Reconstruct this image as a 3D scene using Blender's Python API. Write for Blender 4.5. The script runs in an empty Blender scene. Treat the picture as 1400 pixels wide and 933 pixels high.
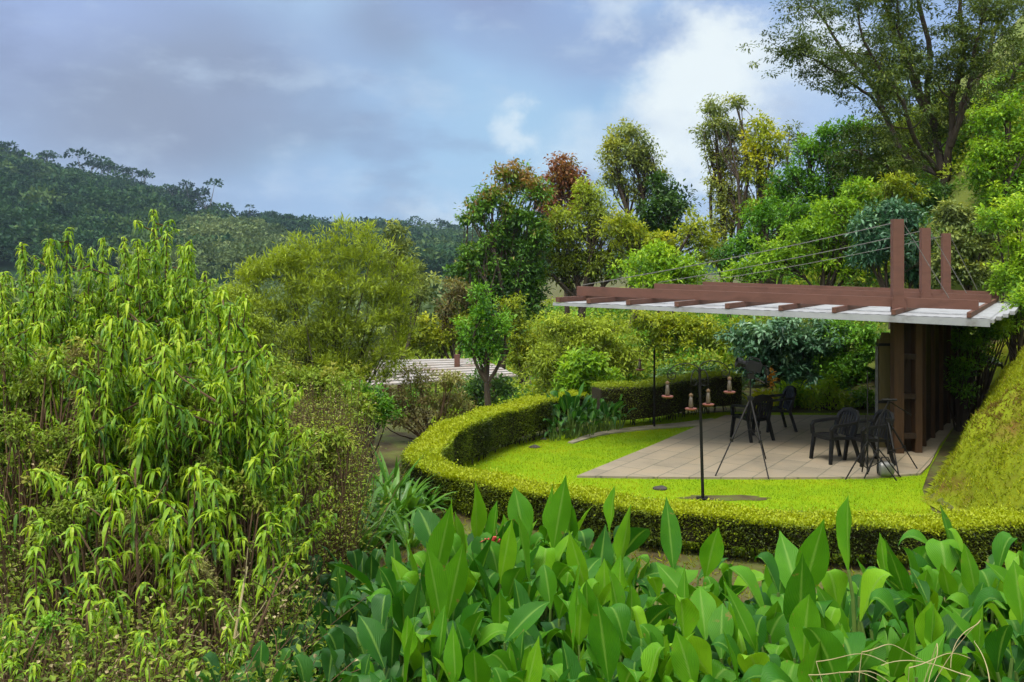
import bpy, bmesh, math
import numpy as np
from mathutils import Vector, Matrix

# ------------------------------------------------------------------ camera, sky, sun, exposure
scene = bpy.context.scene
COL = scene.collection
F = 1250.0            # focal length in pixels of the 1400 px wide photograph
HZ = 368.0            # row of the horizon
EYE = 3.3             # eye height above the patio
cam_d = bpy.data.cameras.new('camera'); cam = bpy.data.objects.new('camera', cam_d); COL.objects.link(cam)
cam.location = (0, 0, EYE); cam.rotation_euler = (math.radians(90), 0, 0)
cam_d.sensor_width = 36; cam_d.lens = 36 * F / 1400; cam_d.shift_y = -(466.5 - HZ) / 1400
cam_d.clip_start = 0.05; cam_d.clip_end = 6000
scene.camera = cam
SUN_EL = math.radians(62); SUN_AZ = math.radians(215)     # azimuth from +Y, clockwise
EXPOSURE = 1.5
scene.view_settings.view_transform = 'Standard'
scene.view_settings.look = 'None'
scene.view_settings.exposure = EXPOSURE
scene.view_settings.gamma = 1
scene.view_settings.use_curve_mapping = False
scene.cycles.use_denoising = True
scene.cycles.max_bounces = 6
scene.cycles.diffuse_bounces = 3
scene.cycles.transmission_bounces = 4
scene.cycles.volume_bounces = 0
scene.cycles.caustics_reflective = False
scene.cycles.caustics_refractive = False
scene.cycles.use_adaptive_sampling = True
scene.cycles.adaptive_threshold = 0.02

def pxdir(px, py):
    v = Vector(((px - 700) / F, 1.0, (HZ - py) / F)); v.normalize(); return v

def build_world():
    w = bpy.data.worlds.new("World"); scene.world = w; w.use_nodes = True
    nt = w.node_tree; N = nt.nodes; Lk = nt.links; N.clear()
    out = N.new('ShaderNodeOutputWorld'); bg = N.new('ShaderNodeBackground'); Lk.new(bg.outputs[0], out.inputs[0])
    bg.inputs['Strength'].default_value = 1.0
    sky = N.new('ShaderNodeTexSky'); sky.sky_type = 'NISHITA'; sky.sun_disc = False
    sky.sun_elevation = SUN_EL; sky.sun_rotation = SUN_AZ; sky.air_density = 1.0; sky.dust_density = 1.0
    sc = N.new('ShaderNodeVectorMath'); sc.operation = 'SCALE'; sc.inputs['Scale'].default_value = 0.075
    Lk.new(sky.outputs[0], sc.inputs[0])
    tc = N.new('ShaderNodeTexCoord')
    def noise(scale, detail, rough, stretch=(1, 1, 1), off=(0, 0, 0)):
        mp = N.new('ShaderNodeMapping'); mp.inputs['Scale'].default_value = stretch; mp.inputs['Location'].default_value = off
        Lk.new(tc.outputs['Generated'], mp.inputs[0])
        n = N.new('ShaderNodeTexNoise'); n.inputs['Scale'].default_value = scale; n.inputs['Detail'].default_value = detail
        n.inputs['Roughness'].default_value = rough; Lk.new(mp.outputs[0], n.inputs['Vector']); return n
    def warp(n, amt):
        s = N.new('ShaderNodeVectorMath'); s.operation = 'SUBTRACT'; s.inputs[1].default_value = (.5, .5, .5); Lk.new(n.outputs['Color'], s.inputs[0])
        m = N.new('ShaderNodeVectorMath'); m.operation = 'SCALE'; m.inputs['Scale'].default_value = amt; Lk.new(s.outputs[0], m.inputs[0])
        a = N.new('ShaderNodeVectorMath'); a.operation = 'ADD'; Lk.new(tc.outputs['Generated'], a.inputs[0]); Lk.new(m.outputs[0], a.inputs[1]); return a
    soft = warp(noise(3.2, 4, .5, (1, 1, 1.8)), .22)
    crisp = warp(noise(7.0, 9, .62, (1, 1, 1.3), (3, 1, 2)), .17)
    def mixc(fac, a, b):
        m = N.new('ShaderNodeMix'); m.data_type = 'RGBA'
        if hasattr(fac, 'is_output'): Lk.new(fac, m.inputs[0])
        else: m.inputs[0].default_value = fac
        for k, s in ((6, a), (7, b)):
            if hasattr(s, 'is_output'): Lk.new(s, m.inputs[k])
            else: m.inputs[k].default_value = (*s, 1)
        return m.outputs[2]
    def ramp(sock, a, b, x, y):
        m = N.new('ShaderNodeMapRange'); m.interpolation_type = 'SMOOTHSTEP'
        m.inputs[1].default_value = a; m.inputs[2].default_value = b; m.inputs[3].default_value = x; m.inputs[4].default_value = y
        Lk.new(sock, m.inputs[0]); return m.outputs[0]
    def blob(vec, px, py, r0, r1, amt, squash=1.0):
        c = pxdir(px, py)
        s = N.new('ShaderNodeVectorMath'); s.operation = 'SUBTRACT'; s.inputs[1].default_value = c; Lk.new(vec.outputs[0], s.inputs[0])
        m = N.new('ShaderNodeVectorMath'); m.operation = 'MULTIPLY'; m.inputs[1].default_value = (1, 1, squash); Lk.new(s.outputs[0], m.inputs[0])
        l = N.new('ShaderNodeVectorMath'); l.operation = 'LENGTH'; Lk.new(m.outputs[0], l.inputs[0])
        return ramp(l.outputs['Value'], r0, r1, amt, 0.0)
    k = 2 ** -EXPOSURE
    def C(r, g, b):      # display colour -> radiance
        f = lambda c: (((c / 255 + .055) / 1.055) ** 2.4) * k
        return (f(r), f(g), f(b))
    col = mixc(.82, sc.outputs[0], C(150, 178, 222))
    n1 = noise(3.0, 5, .55, (1, 1, 2.6), (1.3, .2, .4))
    col = mixc(ramp(n1.outputs[0], .48, .72, 0, .65), col, C(150, 165, 192))
    n2 = noise(4.0, 6, .55, (1, 1, 3.0), (7.3, 2.2, 5.4))
    col = mixc(ramp(n2.outputs[0], .52, .75, 0, .5), col, C(175, 208, 240))
    # the grey bank of cloud on the left, the lighter openings and the white cloud on the right
    for (px, py, r0, r1, a, sq, c) in (
            (60, 20, .0, .26, .8, 1.3, (164, 182, 224)), (430, 0, .0, .16, .8, 1.2, (176, 204, 234)),
            (200, 170, .02, .27, .95, 1.7, (146, 159, 184)), (360, 195, .0, .13, .9, 1.6, (140, 153, 180)),
            (545, 95, .0, .11, .85, 1.5, (142, 157, 186)), (690, 10, .0, .16, .8, 2.0, (146, 162, 200)),
            (560, 250, .0, .24, .85, 1.6, (164, 202, 236)), (720, 180, .0, .20, .85, 1.4, (168, 206, 236)), (420, 270, .0, .12, .6, 2.0, (158, 186, 226)),
            (860, 60, .0, .16, .7, 2.2, (150, 172, 208)), (870, 130, .0, .10, .6, 2.4, (150, 196, 232)),
            (1060, 170, .0, .12, .7, 1.4, (148, 182, 228))):
        col = mixc(blob(soft, px, py, r0, r1, a, sq), col, C(*c))
    n3 = noise(8.0, 10, .62, (1, 1, 2.2), (2.7, 9.1, 4.4)); n4 = noise(5.0, 9, .6, (1, 1, 2.4), (5.7, 1.1, 8.4))
    col = mixc(ramp(n3.outputs[0], .50, .74, 0, .5), col, C(196, 216, 238))
    col = mixc(ramp(n4.outputs[0], .52, .72, 0, .45), col, C(132, 146, 180))
    for (px, py, r0, r1, a, sq) in ((975, 105, .03, .085, 1, 1.1), (1120, 60, .01, .07, .95, 1.3), (930, 215, .02, .065, .95, 1.0), (985, 230, .01, .06, .8, 1.2), (850, 12, .0, .06, .5, 2.0), (1040, 130, .0, .12, .4, 1.3), (905, 150, .0, .07, .6, 1.2), (800, 200, .0, .07, .4, 1.5), (715, 175, .0, .035, .6, 1.6), (1010, 60, .0, .05, .6, 1.6), (600, 285, .0, .06, .4, 2.2)):
        col = mixc(blob(crisp, px, py, r0, r1, a, sq), col, C(238, 248, 252))
    # unseen brighter overcast added overhead and behind the camera as fill light
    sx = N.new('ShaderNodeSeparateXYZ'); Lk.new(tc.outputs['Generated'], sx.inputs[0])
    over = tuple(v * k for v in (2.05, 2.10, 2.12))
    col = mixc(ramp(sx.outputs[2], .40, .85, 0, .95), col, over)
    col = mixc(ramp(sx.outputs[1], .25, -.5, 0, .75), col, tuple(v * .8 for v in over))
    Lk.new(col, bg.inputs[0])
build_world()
sl = bpy.data.lights.new('sun', 'SUN'); sl.energy = 1.3; sl.angle = math.radians(22); sl.color = (1, .94, .82)
so = bpy.data.objects.new('sun', sl); COL.objects.link(so)
sdir = Vector((math.sin(SUN_AZ) * math.cos(SUN_EL), math.cos(SUN_AZ) * math.cos(SUN_EL), math.sin(SUN_EL)))
so.rotation_euler = sdir.to_track_quat('Z', 'Y').to_euler(); so.location = (-10, -10, 40)

# ------------------------------------------------------------------ helpers
def W(px, py, d): return np.array([(px - 700) * d / F, d, EYE - (py - HZ) * d / F])
def RNG(s): return np.random.default_rng(s)
def nrm(v): return v / np.maximum(np.linalg.norm(v, axis=-1, keepdims=True), 1e-9)
def sstep(a, b, x):
    t = np.clip((np.asarray(x, float) - a) / (b - a), 0, 1); return t * t * (3 - 2 * t)
ORG = {}
def tag(o, label=None, cat=None, group=None, kind=None):
    if label: o['label'] = label
    if cat: o['category'] = cat
    if group: o['group'] = group
    if kind: o['kind'] = kind
    return o
def thing(name, loc, label, cat, group=None):
    o = bpy.data.objects.new(name, None); COL.objects.link(o); o.empty_display_size = .2
    o.location = [float(v) for v in loc]; ORG[o.name] = np.array(loc, float)
    return tag(o, label, cat, group)
def mesh_from(name, parts, mat, org, smooth=False):
    """parts: list of (V n x 3, F m x k, lf n x 3 or None)"""
    parts = [p for p in parts if len(p[0])]
    V = np.concatenate([p[0] for p in parts]) - org
    nv = 0; loops = []; starts = []; tot = []; acc = 0
    for p in parts:
        f = np.asarray(p[1], np.int32); k = f.shape[1]
        loops.append((f + nv).ravel()); tot.append(np.full(len(f), k, np.int32)); starts.append(acc + np.arange(len(f)) * k)
        acc += f.size; nv += len(p[0])
    loops = np.concatenate(loops).astype(np.int32); starts = np.concatenate(starts).astype(np.int32); tot = np.concatenate(tot)
    me = bpy.data.meshes.new(name)
    me.vertices.add(len(V)); me.vertices.foreach_set('co', V.astype(np.float32).ravel())
    me.loops.add(len(loops)); me.loops.foreach_set('vertex_index', loops)
    me.polygons.add(len(starts)); me.polygons.foreach_set('loop_start', starts); me.polygons.foreach_set('loop_total', tot)
    me.polygons.foreach_set('use_smooth', np.full(len(starts), bool(smooth)))
    if any(len(p) > 2 and p[2] is not None for p in parts):
        a = me.attributes.new('lf', 'FLOAT_VECTOR', 'POINT')
        d = np.concatenate([p[2] if len(p) > 2 and p[2] is not None else np.zeros((len(p[0]), 3)) for p in parts])
        a.data.foreach_set('vector', d.astype(np.float32).ravel())
    me.update(calc_edges=True); me.materials.append(mat)
    return me
def obj(name, parts, mat, parent=None, smooth=False, org=None):
    if isinstance(parts, tuple): parts = [parts]
    o0 = ORG[parent.name] if parent else (np.zeros(3) if org is None else np.asarray(org, float))
    o = bpy.data.objects.new(name, mesh_from(name, parts, mat, o0, smooth)); COL.objects.link(o)
    if parent: o.parent = parent
    else: o.location = o0
    ORG[o.name] = o0
    return o
def dup(root, loc, rz=0., s=1., label=None, group=None, tilt=(0, 0)):
    r = root.copy(); COL.objects.link(r); r.location = loc; r.rotation_euler = (tilt[0], tilt[1], rz); r.scale = (s, s, s)
    if label: r['label'] = label
    if group: r['group'] = group
    for ch in list(root.children):
        c = ch.copy(); COL.objects.link(c); c.parent = r
        for g in list(ch.children):
            e = g.copy(); COL.objects.link(e); e.parent = c
    return r
# --- shapes
def tubes(P, R, sides=6, cap=True):
    """P (M,K,3) polylines, R (M,K) radii"""
    P = np.asarray(P, float); R = np.asarray(R, float)
    if P.ndim == 2: P = P[None]; R = R[None]
    M, K, _ = P.shape
    T = nrm(np.gradient(P, axis=1))
    mt = np.abs(nrm(P[:, -1] - P[:, 0])[:, 2])
    ref = np.where((mt > .8)[:, None], np.array([1., .13, 0]), np.array([0, 0, 1.]))[:, None, :]
    A = nrm(np.cross(T, ref)); B = np.cross(T, A)
    th = np.arange(sides) * 2 * np.pi / sides
    ring = P[:, :, None, :] + R[:, :, None, None] * (A[:, :, None, :] * np.cos(th)[None, None, :, None] + B[:, :, None, :] * np.sin(th)[None, None, :, None])
    V = ring.reshape(-1, 3)
    i = np.arange(M)[:, None, None]; k = np.arange(K - 1)[None, :, None]; s = np.arange(sides)[None, None, :]
    b = i * K * sides + k * sides; s2 = (s + 1) % sides
    Fq = np.stack([b + s, b + s2, b + sides + s2, b + sides + s], -1).reshape(-1, 4)
    res = [(V, Fq, np.zeros((len(V), 3)))]
    if cap:
        c = np.arange(sides); e = (np.arange(M) * K * sides)[:, None]
        res.append((V, np.concatenate([e + c[::-1][None], e + (K - 1) * sides + c[None]]), np.zeros((len(V), 3))))
    return res
def curve(A, B, bend, K=6, rng=None, wob=0.):
    A = np.atleast_2d(A); B = np.atleast_2d(B); t = np.linspace(0, 1, K)[None, :, None]
    P = A[:, None] * (1 - t) + B[:, None] * t + np.asarray(bend, float).reshape(-1, 1, 3) * (4 * t * (1 - t))
    if rng is not None and wob: P[:, 1:-1] += rng.normal(0, wob, P[:, 1:-1].shape)
    return P
def box(c, s, rz=0.):
    c = np.asarray(c, float); h = np.asarray(s, float) / 2
    v = np.array([[x, y, z] for z in (-1, 1) for y in (-1, 1) for x in (-1, 1)], float) * h
    ca, sa = math.cos(rz), math.sin(rz); v[:, :2] = v[:, :2] @ np.array([[ca, sa], [-sa, ca]])
    return hexa(v + c)
def hexa(v):
    v = np.asarray(v, float)
    return (v, np.array([[0, 2, 3, 1], [4, 5, 7, 6], [0, 1, 5, 4], [2, 6, 7, 3], [1, 3, 7, 5], [0, 4, 6, 2]]), None)
def bar(A, B, wv, h):
    """box from A to B (top centre line), horizontal width vector wv, height h downwards"""
    A = np.asarray(A, float); B = np.asarray(B, float); wv = np.asarray(wv, float) / 2; z = np.array([0, 0, h])
    return hexa([A - wv - z, B - wv - z, A + wv - z, B + wv - z, A - wv, B - wv, A + wv, B + wv])
def sweep(P, wv, w, t):
    """flat strip of width w (along wv) and thickness t along polyline P"""
    P = np.asarray(P, float); K = len(P); w = np.broadcast_to(w, K)[:, None]; wv = nrm(np.broadcast_to(np.asarray(wv, float), (K, 3)))
    T = nrm(np.gradient(P, axis=0)); n = nrm(np.cross(wv, T)) * t / 2
    V = np.stack([P - wv * w / 2 - n, P + wv * w / 2 - n, P + wv * w / 2 + n, P - wv * w / 2 + n], 1).reshape(-1, 3)
    f = []
    for k in range(K - 1):
        for s in range(4): f.append([k * 4 + s, k * 4 + (s + 1) % 4, k * 4 + 4 + (s + 1) % 4, k * 4 + 4 + s])
    f.append([3, 2, 1, 0]); e = (K - 1) * 4; f.append([e, e + 1, e + 2, e + 3])
    return (V, np.array(f), None)
def lathe(prof, c, seg=12):
    prof = np.asarray(prof, float); th = np.arange(seg) * 2 * np.pi / seg
    V = np.stack([prof[:, None, 0] * np.cos(th), prof[:, None, 0] * np.sin(th), np.repeat(prof[:, 1:2], seg, 1)], -1).reshape(-1, 3) + np.asarray(c, float)
    f = []
    for k in range(len(prof) - 1):
        for s in range(seg): f.append([k * seg + s, k * seg + (s + 1) % seg, (k + 1) * seg + (s + 1) % seg, (k + 1) * seg + s])
    return (V, np.array(f), None)
def leaves4(P, D, L, Wd, tint, rng, fold=.25, droop=0.):
    """one folded rhombus per leaf"""
    n = len(P); D = nrm(D); X = nrm(np.cross(D, np.array([0, 0, 1.]) + rng.normal(0, .35, (n, 3)))); U = np.cross(X, D)
    L = np.broadcast_to(L, n)[:, None]; Wd = np.broadcast_to(Wd, n)[:, None]
    dz = np.array([0, 0, 1.]) * L * np.broadcast_to(droop, n)[:, None]
    m = P + D * L * .45 + U * Wd * fold - dz * .2
    V = np.stack([P, m + X * Wd / 2, P + D * L - dz, m - X * Wd / 2], 1).reshape(-1, 3)
    lf = np.zeros((n, 4, 3)); lf[:, :, 0] = np.broadcast_to(tint, n)[:, None]; lf[:, :, 1] = [0, .5, 1, .5]; lf[:, :, 2] = [0, 1, 0, -1]
    return (V, np.arange(4 * n).reshape(n, 4), lf.reshape(-1, 3))
def strips(P, D, L, Wd, droop, tint, rng, prof, cols=3, fold=.2, roll=.35, wave=0., power=2.0, face=None):
    """long leaves: (S+1) rows, bending under their own weight"""
    n = len(P); D = nrm(D); S = len(prof) - 1
    ref = (np.array([0, 0, 1.]) if face is None else face) + rng.normal(0, roll, (n, 3))
    X = nrm(np.cross(D, ref)); U = np.cross(X, D)
    L = np.broadcast_to(L, n); Wd = np.broadcast_to(Wd, n); droop = np.broadcast_to(droop, n)
    s = np.linspace(0, 1, S + 1); cs = np.linspace(-1, 1, cols)
    C = P[:, None] + L[:, None, None] * (D[:, None] * (s - .25 * np.clip(droop, 0, 2)[:, None] * s[None] ** 3)[..., None]
        - np.array([0, 0, 1.]) * (droop[:, None] * s[None] ** power)[..., None])
    T = nrm(np.gradient(C, axis=1)); N2 = nrm(np.cross(X[:, None] + 0 * T, T))
    w = Wd[:, None, None] * np.asarray(prof)[None, :, None] / 2
    V = C[:, :, None] + X[:, None, None] * (w * cs)[..., None] + N2[:, :, None] * (w * fold * np.abs(cs))[..., None]
    if wave:
        ph = rng.uniform(0, 6.28, (n, 1, 1)); V += N2[:, :, None] * (w * wave * np.sin(s[None, :, None] * 11 + ph + 2 * np.sign(cs)) * np.abs(cs))[..., None]
    lf = np.zeros(V.shape); lf[..., 0] = np.broadcast_to(tint, n)[:, None, None]; lf[..., 1] = s[None, :, None]; lf[..., 2] = cs
    i = np.arange(n)[:, None, None] * (S + 1) * cols; k = np.arange(S)[None, :, None] * cols; c = np.arange(cols - 1)[None, None]
    b = i + k + c
    return (V.reshape(-1, 3), np.stack([b, b + 1, b + cols + 1, b + cols], -1).reshape(-1, 4), lf.reshape(-1, 3))

# ------------------------------------------------------------------ materials
def newmat(name):
    m = bpy.data.materials.new(name); m.use_nodes = True; nt = m.node_tree
    return m, nt, nt.nodes['Principled BSDF']
def rampnode(nt, cols):
    r = nt.nodes.new('ShaderNodeValToRGB'); e = r.color_ramp.elements
    while len(e) < len(cols): e.new(.5)
    for i, c in enumerate(cols): e[i].position = i / (len(cols) - 1); e[i].color = (*c, 1)
    return r
GAIN = {'green leaf': (1.25, 1.3, 1.0), 'lime leaf': (1.1, 1.2, .9), 'yellow green leaf': (1.1, 1.2, .9), 'olive leaf': (1.0, 1.2, .9), 'pale grey green leaf': (1.15, 1.25, .9), 'blue green leaf': (1.3, 1.4, 1.2), 'dark leaf': (1.4, 1.5, 1.2), 'red brown leaf': (1.25, 1.15, 1), 'green leaf with red flush': (1.4, 1.5, 1.2), 'weed leaf': (1.05, 1.3, .9), 'brownish leaf': (1.0, 1.1, .9)}
def leafmat(name, cols, rough=.5, trans=.3, spec=.35, veins=False):
    g_ = GAIN.get(name, (1, 1, 1)); g_ = tuple(v * (1.18 if name in GAIN and 'weed' not in name else 1) for v in g_); cols = [tuple(a * b for a, b in zip(c, g_)) for c in cols]
    m, nt, p = newmat(name); N = nt.nodes; Lk = nt.links
    at = N.new('ShaderNodeAttribute'); at.attribute_name = 'lf'
    sp = N.new('ShaderNodeSeparateXYZ'); Lk.new(at.outputs['Vector'], sp.inputs[0])
    tc = N.new('ShaderNodeTexCoord'); nz = N.new('ShaderNodeTexNoise'); nz.inputs['Scale'].default_value = 9 if veins else 1.3; nz.inputs['Detail'].default_value = 3
    Lk.new(tc.outputs['Object'], nz.inputs['Vector'])
    a = N.new('ShaderNodeMath'); a.operation = 'MULTIPLY_ADD'; a.inputs[1].default_value = .36; Lk.new(nz.outputs[0], a.inputs[0]); Lk.new(sp.outputs[0], a.inputs[2])
    b = N.new('ShaderNodeMath'); b.operation = 'SUBTRACT'; b.inputs[1].default_value = .18; b.use_clamp = True; Lk.new(a.outputs[0], b.inputs[0])
    r = rampnode(nt, cols); Lk.new(b.outputs[0], r.inputs[0]); col = r.outputs[0]
    if veins:
        ab = N.new('ShaderNodeMath'); ab.operation = 'ABSOLUTE'; Lk.new(sp.outputs[2], ab.inputs[0])
        rib = N.new('ShaderNodeMapRange'); rib.inputs[1].default_value = .03; rib.inputs[2].default_value = .13; rib.inputs[3].default_value = .55; rib.inputs[4].default_value = 0; Lk.new(ab.outputs[0], rib.inputs[0])
        mx = N.new('ShaderNodeMix'); mx.data_type = 'RGBA'; Lk.new(rib.outputs[0], mx.inputs[0]); Lk.new(col, mx.inputs[6]); mx.inputs[7].default_value = (.20, .36, .06, 1); col = mx.outputs[2]
        v1 = N.new('ShaderNodeMath'); v1.operation = 'MULTIPLY_ADD'; v1.inputs[1].default_value = -.45; Lk.new(ab.outputs[0], v1.inputs[0]); Lk.new(sp.outputs[1], v1.inputs[2])
        v2 = N.new('ShaderNodeMath'); v2.operation = 'MULTIPLY'; v2.inputs[1].default_value = 95; Lk.new(v1.outputs[0], v2.inputs[0])
        v3 = N.new('ShaderNodeMath'); v3.operation = 'SINE'; Lk.new(v2.outputs[0], v3.inputs[0])
        bp = N.new('ShaderNodeBump'); bp.inputs['Strength'].default_value = .22; bp.inputs['Distance'].default_value = .006; Lk.new(v3.outputs[0], bp.inputs['Height']); Lk.new(bp.outputs[0], p.inputs['Normal'])
    if veins:
        n2 = N.new('ShaderNodeTexNoise'); n2.inputs['Scale'].default_value = 16; n2.inputs['Detail'].default_value = 5; n2.inputs['Roughness'].default_value = .7; Lk.new(tc.outputs['Object'], n2.inputs['Vector'])
        ed = N.new('ShaderNodeMath'); ed.operation = 'MULTIPLY_ADD'; ed.inputs[1].default_value = .09; Lk.new(ab.outputs[0], ed.inputs[0]); Lk.new(n2.outputs[0], ed.inputs[2])
        e2 = N.new('ShaderNodeMath'); e2.operation = 'MULTIPLY_ADD'; e2.inputs[1].default_value = .05; Lk.new(sp.outputs[1], e2.inputs[0]); Lk.new(ed.outputs[0], e2.inputs[2])
        br = N.new('ShaderNodeMapRange'); br.inputs[1].default_value = .74; br.inputs[2].default_value = .80; br.inputs[3].default_value = 0; br.inputs[4].default_value = .8; Lk.new(e2.outputs[0], br.inputs[0])
        m2 = N.new('ShaderNodeMix'); m2.data_type = 'RGBA'; Lk.new(br.outputs[0], m2.inputs[0]); Lk.new(col, m2.inputs[6]); m2.inputs[7].default_value = (.22, .15, .04, 1); col = m2.outputs[2]
    Lk.new(col, p.inputs['Base Color']); p.inputs['Roughness'].default_value = rough; p.inputs['Specular IOR Level'].default_value = spec
    if trans:
        t = N.new('ShaderNodeBsdfTranslucent'); g = N.new('ShaderNodeMix'); g.data_type = 'RGBA'; g.blend_type = 'MULTIPLY'; g.inputs[0].default_value = 1
        Lk.new(col, g.inputs[6]); g.inputs[7].default_value = (1.5, 1.35, .6, 1); Lk.new(g.outputs[2], t.inputs[0])
        mm = N.new('ShaderNodeMixShader'); mm.inputs[0].default_value = trans; Lk.new(p.outputs[0], mm.inputs[1]); Lk.new(t.outputs[0], mm.inputs[2])
        Lk.new(mm.outputs[0], nt.nodes['Material Output'].inputs[0])
    return m
def surf(name, cols, scale=4., rough=.8, bump=.2, detail=6, stretch=(1, 1, 1), spec=.3, metal=0., dist=.02):
    m, nt, p = newmat(name); N = nt.nodes; Lk = nt.links
    tc = N.new('ShaderNodeTexCoord'); mp = N.new('ShaderNodeMapping'); mp.inputs['Scale'].default_value = stretch; Lk.new(tc.outputs['Object'], mp.inputs[0])
    nz = N.new('ShaderNodeTexNoise'); nz.inputs['Scale'].default_value = scale; nz.inputs['Detail'].default_value = detail; nz.inputs['Roughness'].default_value = .6; Lk.new(mp.outputs[0], nz.inputs['Vector'])
    mr = N.new('ShaderNodeMapRange'); mr.inputs[1].default_value = .3; mr.inputs[2].default_value = .7; Lk.new(nz.outputs[0], mr.inputs[0])
    r = rampnode(nt, cols); Lk.new(mr.outputs[0], r.inputs[0]); Lk.new(r.outputs[0], p.inputs['Base Color'])
    p.inputs['Roughness'].default_value = rough; p.inputs['Specular IOR Level'].default_value = spec; p.inputs['Metallic'].default_value = metal
    if bump:
        bp = N.new('ShaderNodeBump'); bp.inputs['Strength'].default_value = bump; bp.inputs['Distance'].default_value = dist; Lk.new(nz.outputs[0], bp.inputs['Height']); Lk.new(bp.outputs[0], p.inputs['Normal'])
    return m
M = {}
M['ground'] = surf('soil and litter', [(.035, .026, .012), (.075, .06, .022), (.09, .11, .02), (.12, .10, .04)], 1.6, .95, .6, 9, dist=.08)
M['hillground'] = surf('hill ground', [(.09, .13, .02), (.15, .175, .032), (.10, .16, .022)], .12, .95, .5, 9, dist=.6)
M['forestfloor'] = surf('forest floor', [(.012, .03, .014), (.025, .05, .02)], .05, 1, 0, spec=0)
M['lawn'] = surf('lawn', [(.13, .235, .004), (.17, .28, .004), (.21, .29, .006)], 1.3, .95, .35, 8, dist=.02, spec=.1)
M['bank'] = surf('mossy bank', [(.13, .075, .02), (.16, .17, .014), (.17, .215, .010), (.20, .235, .012), (.13, .175, .012)], 1.5, .95, .8, 9, dist=.12, spec=.1)
M['path'] = surf('worn concrete path', [(.20, .18, .13), (.30, .27, .20)], 3, .9, .2)
M['bark'] = surf('bark', [(.035, .025, .018), (.09, .07, .05)], 7, .9, .6, 6, (1, 1, .25))
M['greybark'] = surf('pale grey bark', [(.09, .085, .07), (.20, .18, .15)], 7, .9, .5, 6, (1, 1, .25))
M['stem'] = surf('brown stems', [(.06, .035, .018), (.14, .09, .045)], 9, .85, .2)
M['greenstem'] = surf('green stems', [(.06, .11, .02), (.12, .20, .035)], 6, .6, .1)
M['dry'] = surf('dry straw', [(.25, .2, .09), (.42, .36, .2)], 8, .85, .1)
M['black'] = surf('black plastic', [(.004, .004, .0045), (.008, .008, .009)], 5, .5, .03, spec=.3)
M['blackmetal'] = surf('black painted metal', [(.005, .0045, .0045), (.012, .011, .010)], 12, .6, .05, spec=.2)
M['grey'] = surf('grey metal', [(.16, .16, .155), (.26, .26, .25)], 9, .45, .05, metal=.5)
M['pale'] = surf('pale wood', [(.30, .24, .16), (.42, .35, .25)], 6, .7, .1, stretch=(1, 1, .2))
M['redpaint'] = surf('red brown painted steel', [(.09, .042, .029), (.13, .06, .042), (.105, .05, .036)], 2.2, .7, .15, 9, (1, 1, 2.5))
M['darkwood'] = surf('dark brown timber', [(.016, .010, .006), (.035, .02, .011)], 5, .75, .3, 6, (4, 4, .4))
M['brownwood'] = surf('brown timber', [(.045, .024, .011), (.075, .038, .016)], 5, .7, .3, 6, (4, 4, .4))
M['olivepanel'] = surf('olive timber panel', [(.08, .065, .022), (.115, .092, .03)], 4, .7, .2, 6, (4, 4, .4))
M['cable'] = surf('steel cable', [(.10, .10, .09), (.16, .15, .14)], 20, .5, 0)
M['white'] = surf('white corrugated sheet', [(.17, .16, .15), (.29, .30, .32), (.33, .34, .36), (.25, .25, .25)], 1.6, .6, .05, 9)
M['rustwhite'] = surf('weathered white sheet', [(.20, .13, .10), (.33, .29, .26), (.38, .36, .35), (.24, .17, .14)], .9, .7, .1)
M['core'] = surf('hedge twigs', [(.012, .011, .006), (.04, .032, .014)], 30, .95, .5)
M['redplastic'] = surf('red plastic', [(.15, .05, .035), (.19, .065, .045)], 8, .45, .02)
M['bottle'] = surf('clear plastic bottle', [(.07, .055, .035), (.10, .08, .055)], 6, .2, 0, spec=.6)
M['flower'] = surf('orange petals', [(.65, .22, .01), (.8, .42, .015)], 30, .6, .05)
M['redflower'] = surf('red petals', [(.5, .03, .03), (.6, .10, .10)], 30, .6, .05)
M['stone'] = surf('dark stone', [(.03, .028, .025), (.08, .07, .06)], 20, .9, .5)
# leaves: dark, middle, bright
LM = {}
LM['ginger'] = leafmat('ginger leaf', [(.013, .07, .010), (.030, .145, .006), (.080, .25, .006), (.19, .40, .012)], .5, .3, .22, True)
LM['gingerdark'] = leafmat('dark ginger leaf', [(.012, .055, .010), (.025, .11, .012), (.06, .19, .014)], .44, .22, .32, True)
LM['peach'] = leafmat('peach leaf', [(.022, .085, .012), (.095, .23, .012), (.24, .41, .014), (.38, .50, .02)], .45, .34, .4)
LM['olive'] = leafmat('olive leaf', [(.075, .09, .014), (.17, .195, .02), (.26, .285, .025), (.33, .34, .035)], .6, .3)
LM['weed'] = leafmat('weed leaf', [(.095, .08, .022), (.13, .165, .02), (.21, .25, .025), (.30, .25, .06)], .65, .3)
LM['hedge'] = leafmat('hedge leaf', [(.028, .045, .008), (.09, .13, .012), (.17, .23, .008), (.27, .36, .005), (.34, .40, .006)], .5, .25)
LM['green'] = leafmat('green leaf', [(.015, .055, .010), (.05, .14, .014), (.11, .24, .02), (.18, .32, .03)], .5, .3)
LM['lime'] = leafmat('lime leaf', [(.06, .14, .012), (.15, .26, .016), (.25, .36, .025), (.33, .40, .03)], .5, .35)
LM['yellow'] = leafmat('yellow green leaf', [(.08, .12, .012), (.17, .21, .015), (.28, .30, .02), (.38, .34, .02)], .5, .35)
LM['dark'] = leafmat('dark leaf', [(.010, .026, .008), (.024, .06, .014), (.05, .105, .02), (.09, .17, .03)], .45, .2, .45)
LM['blue'] = leafmat('blue green leaf', [(.010, .035, .020), (.025, .075, .042), (.06, .13, .075), (.15, .24, .16)], .42, .2, .5)
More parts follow.
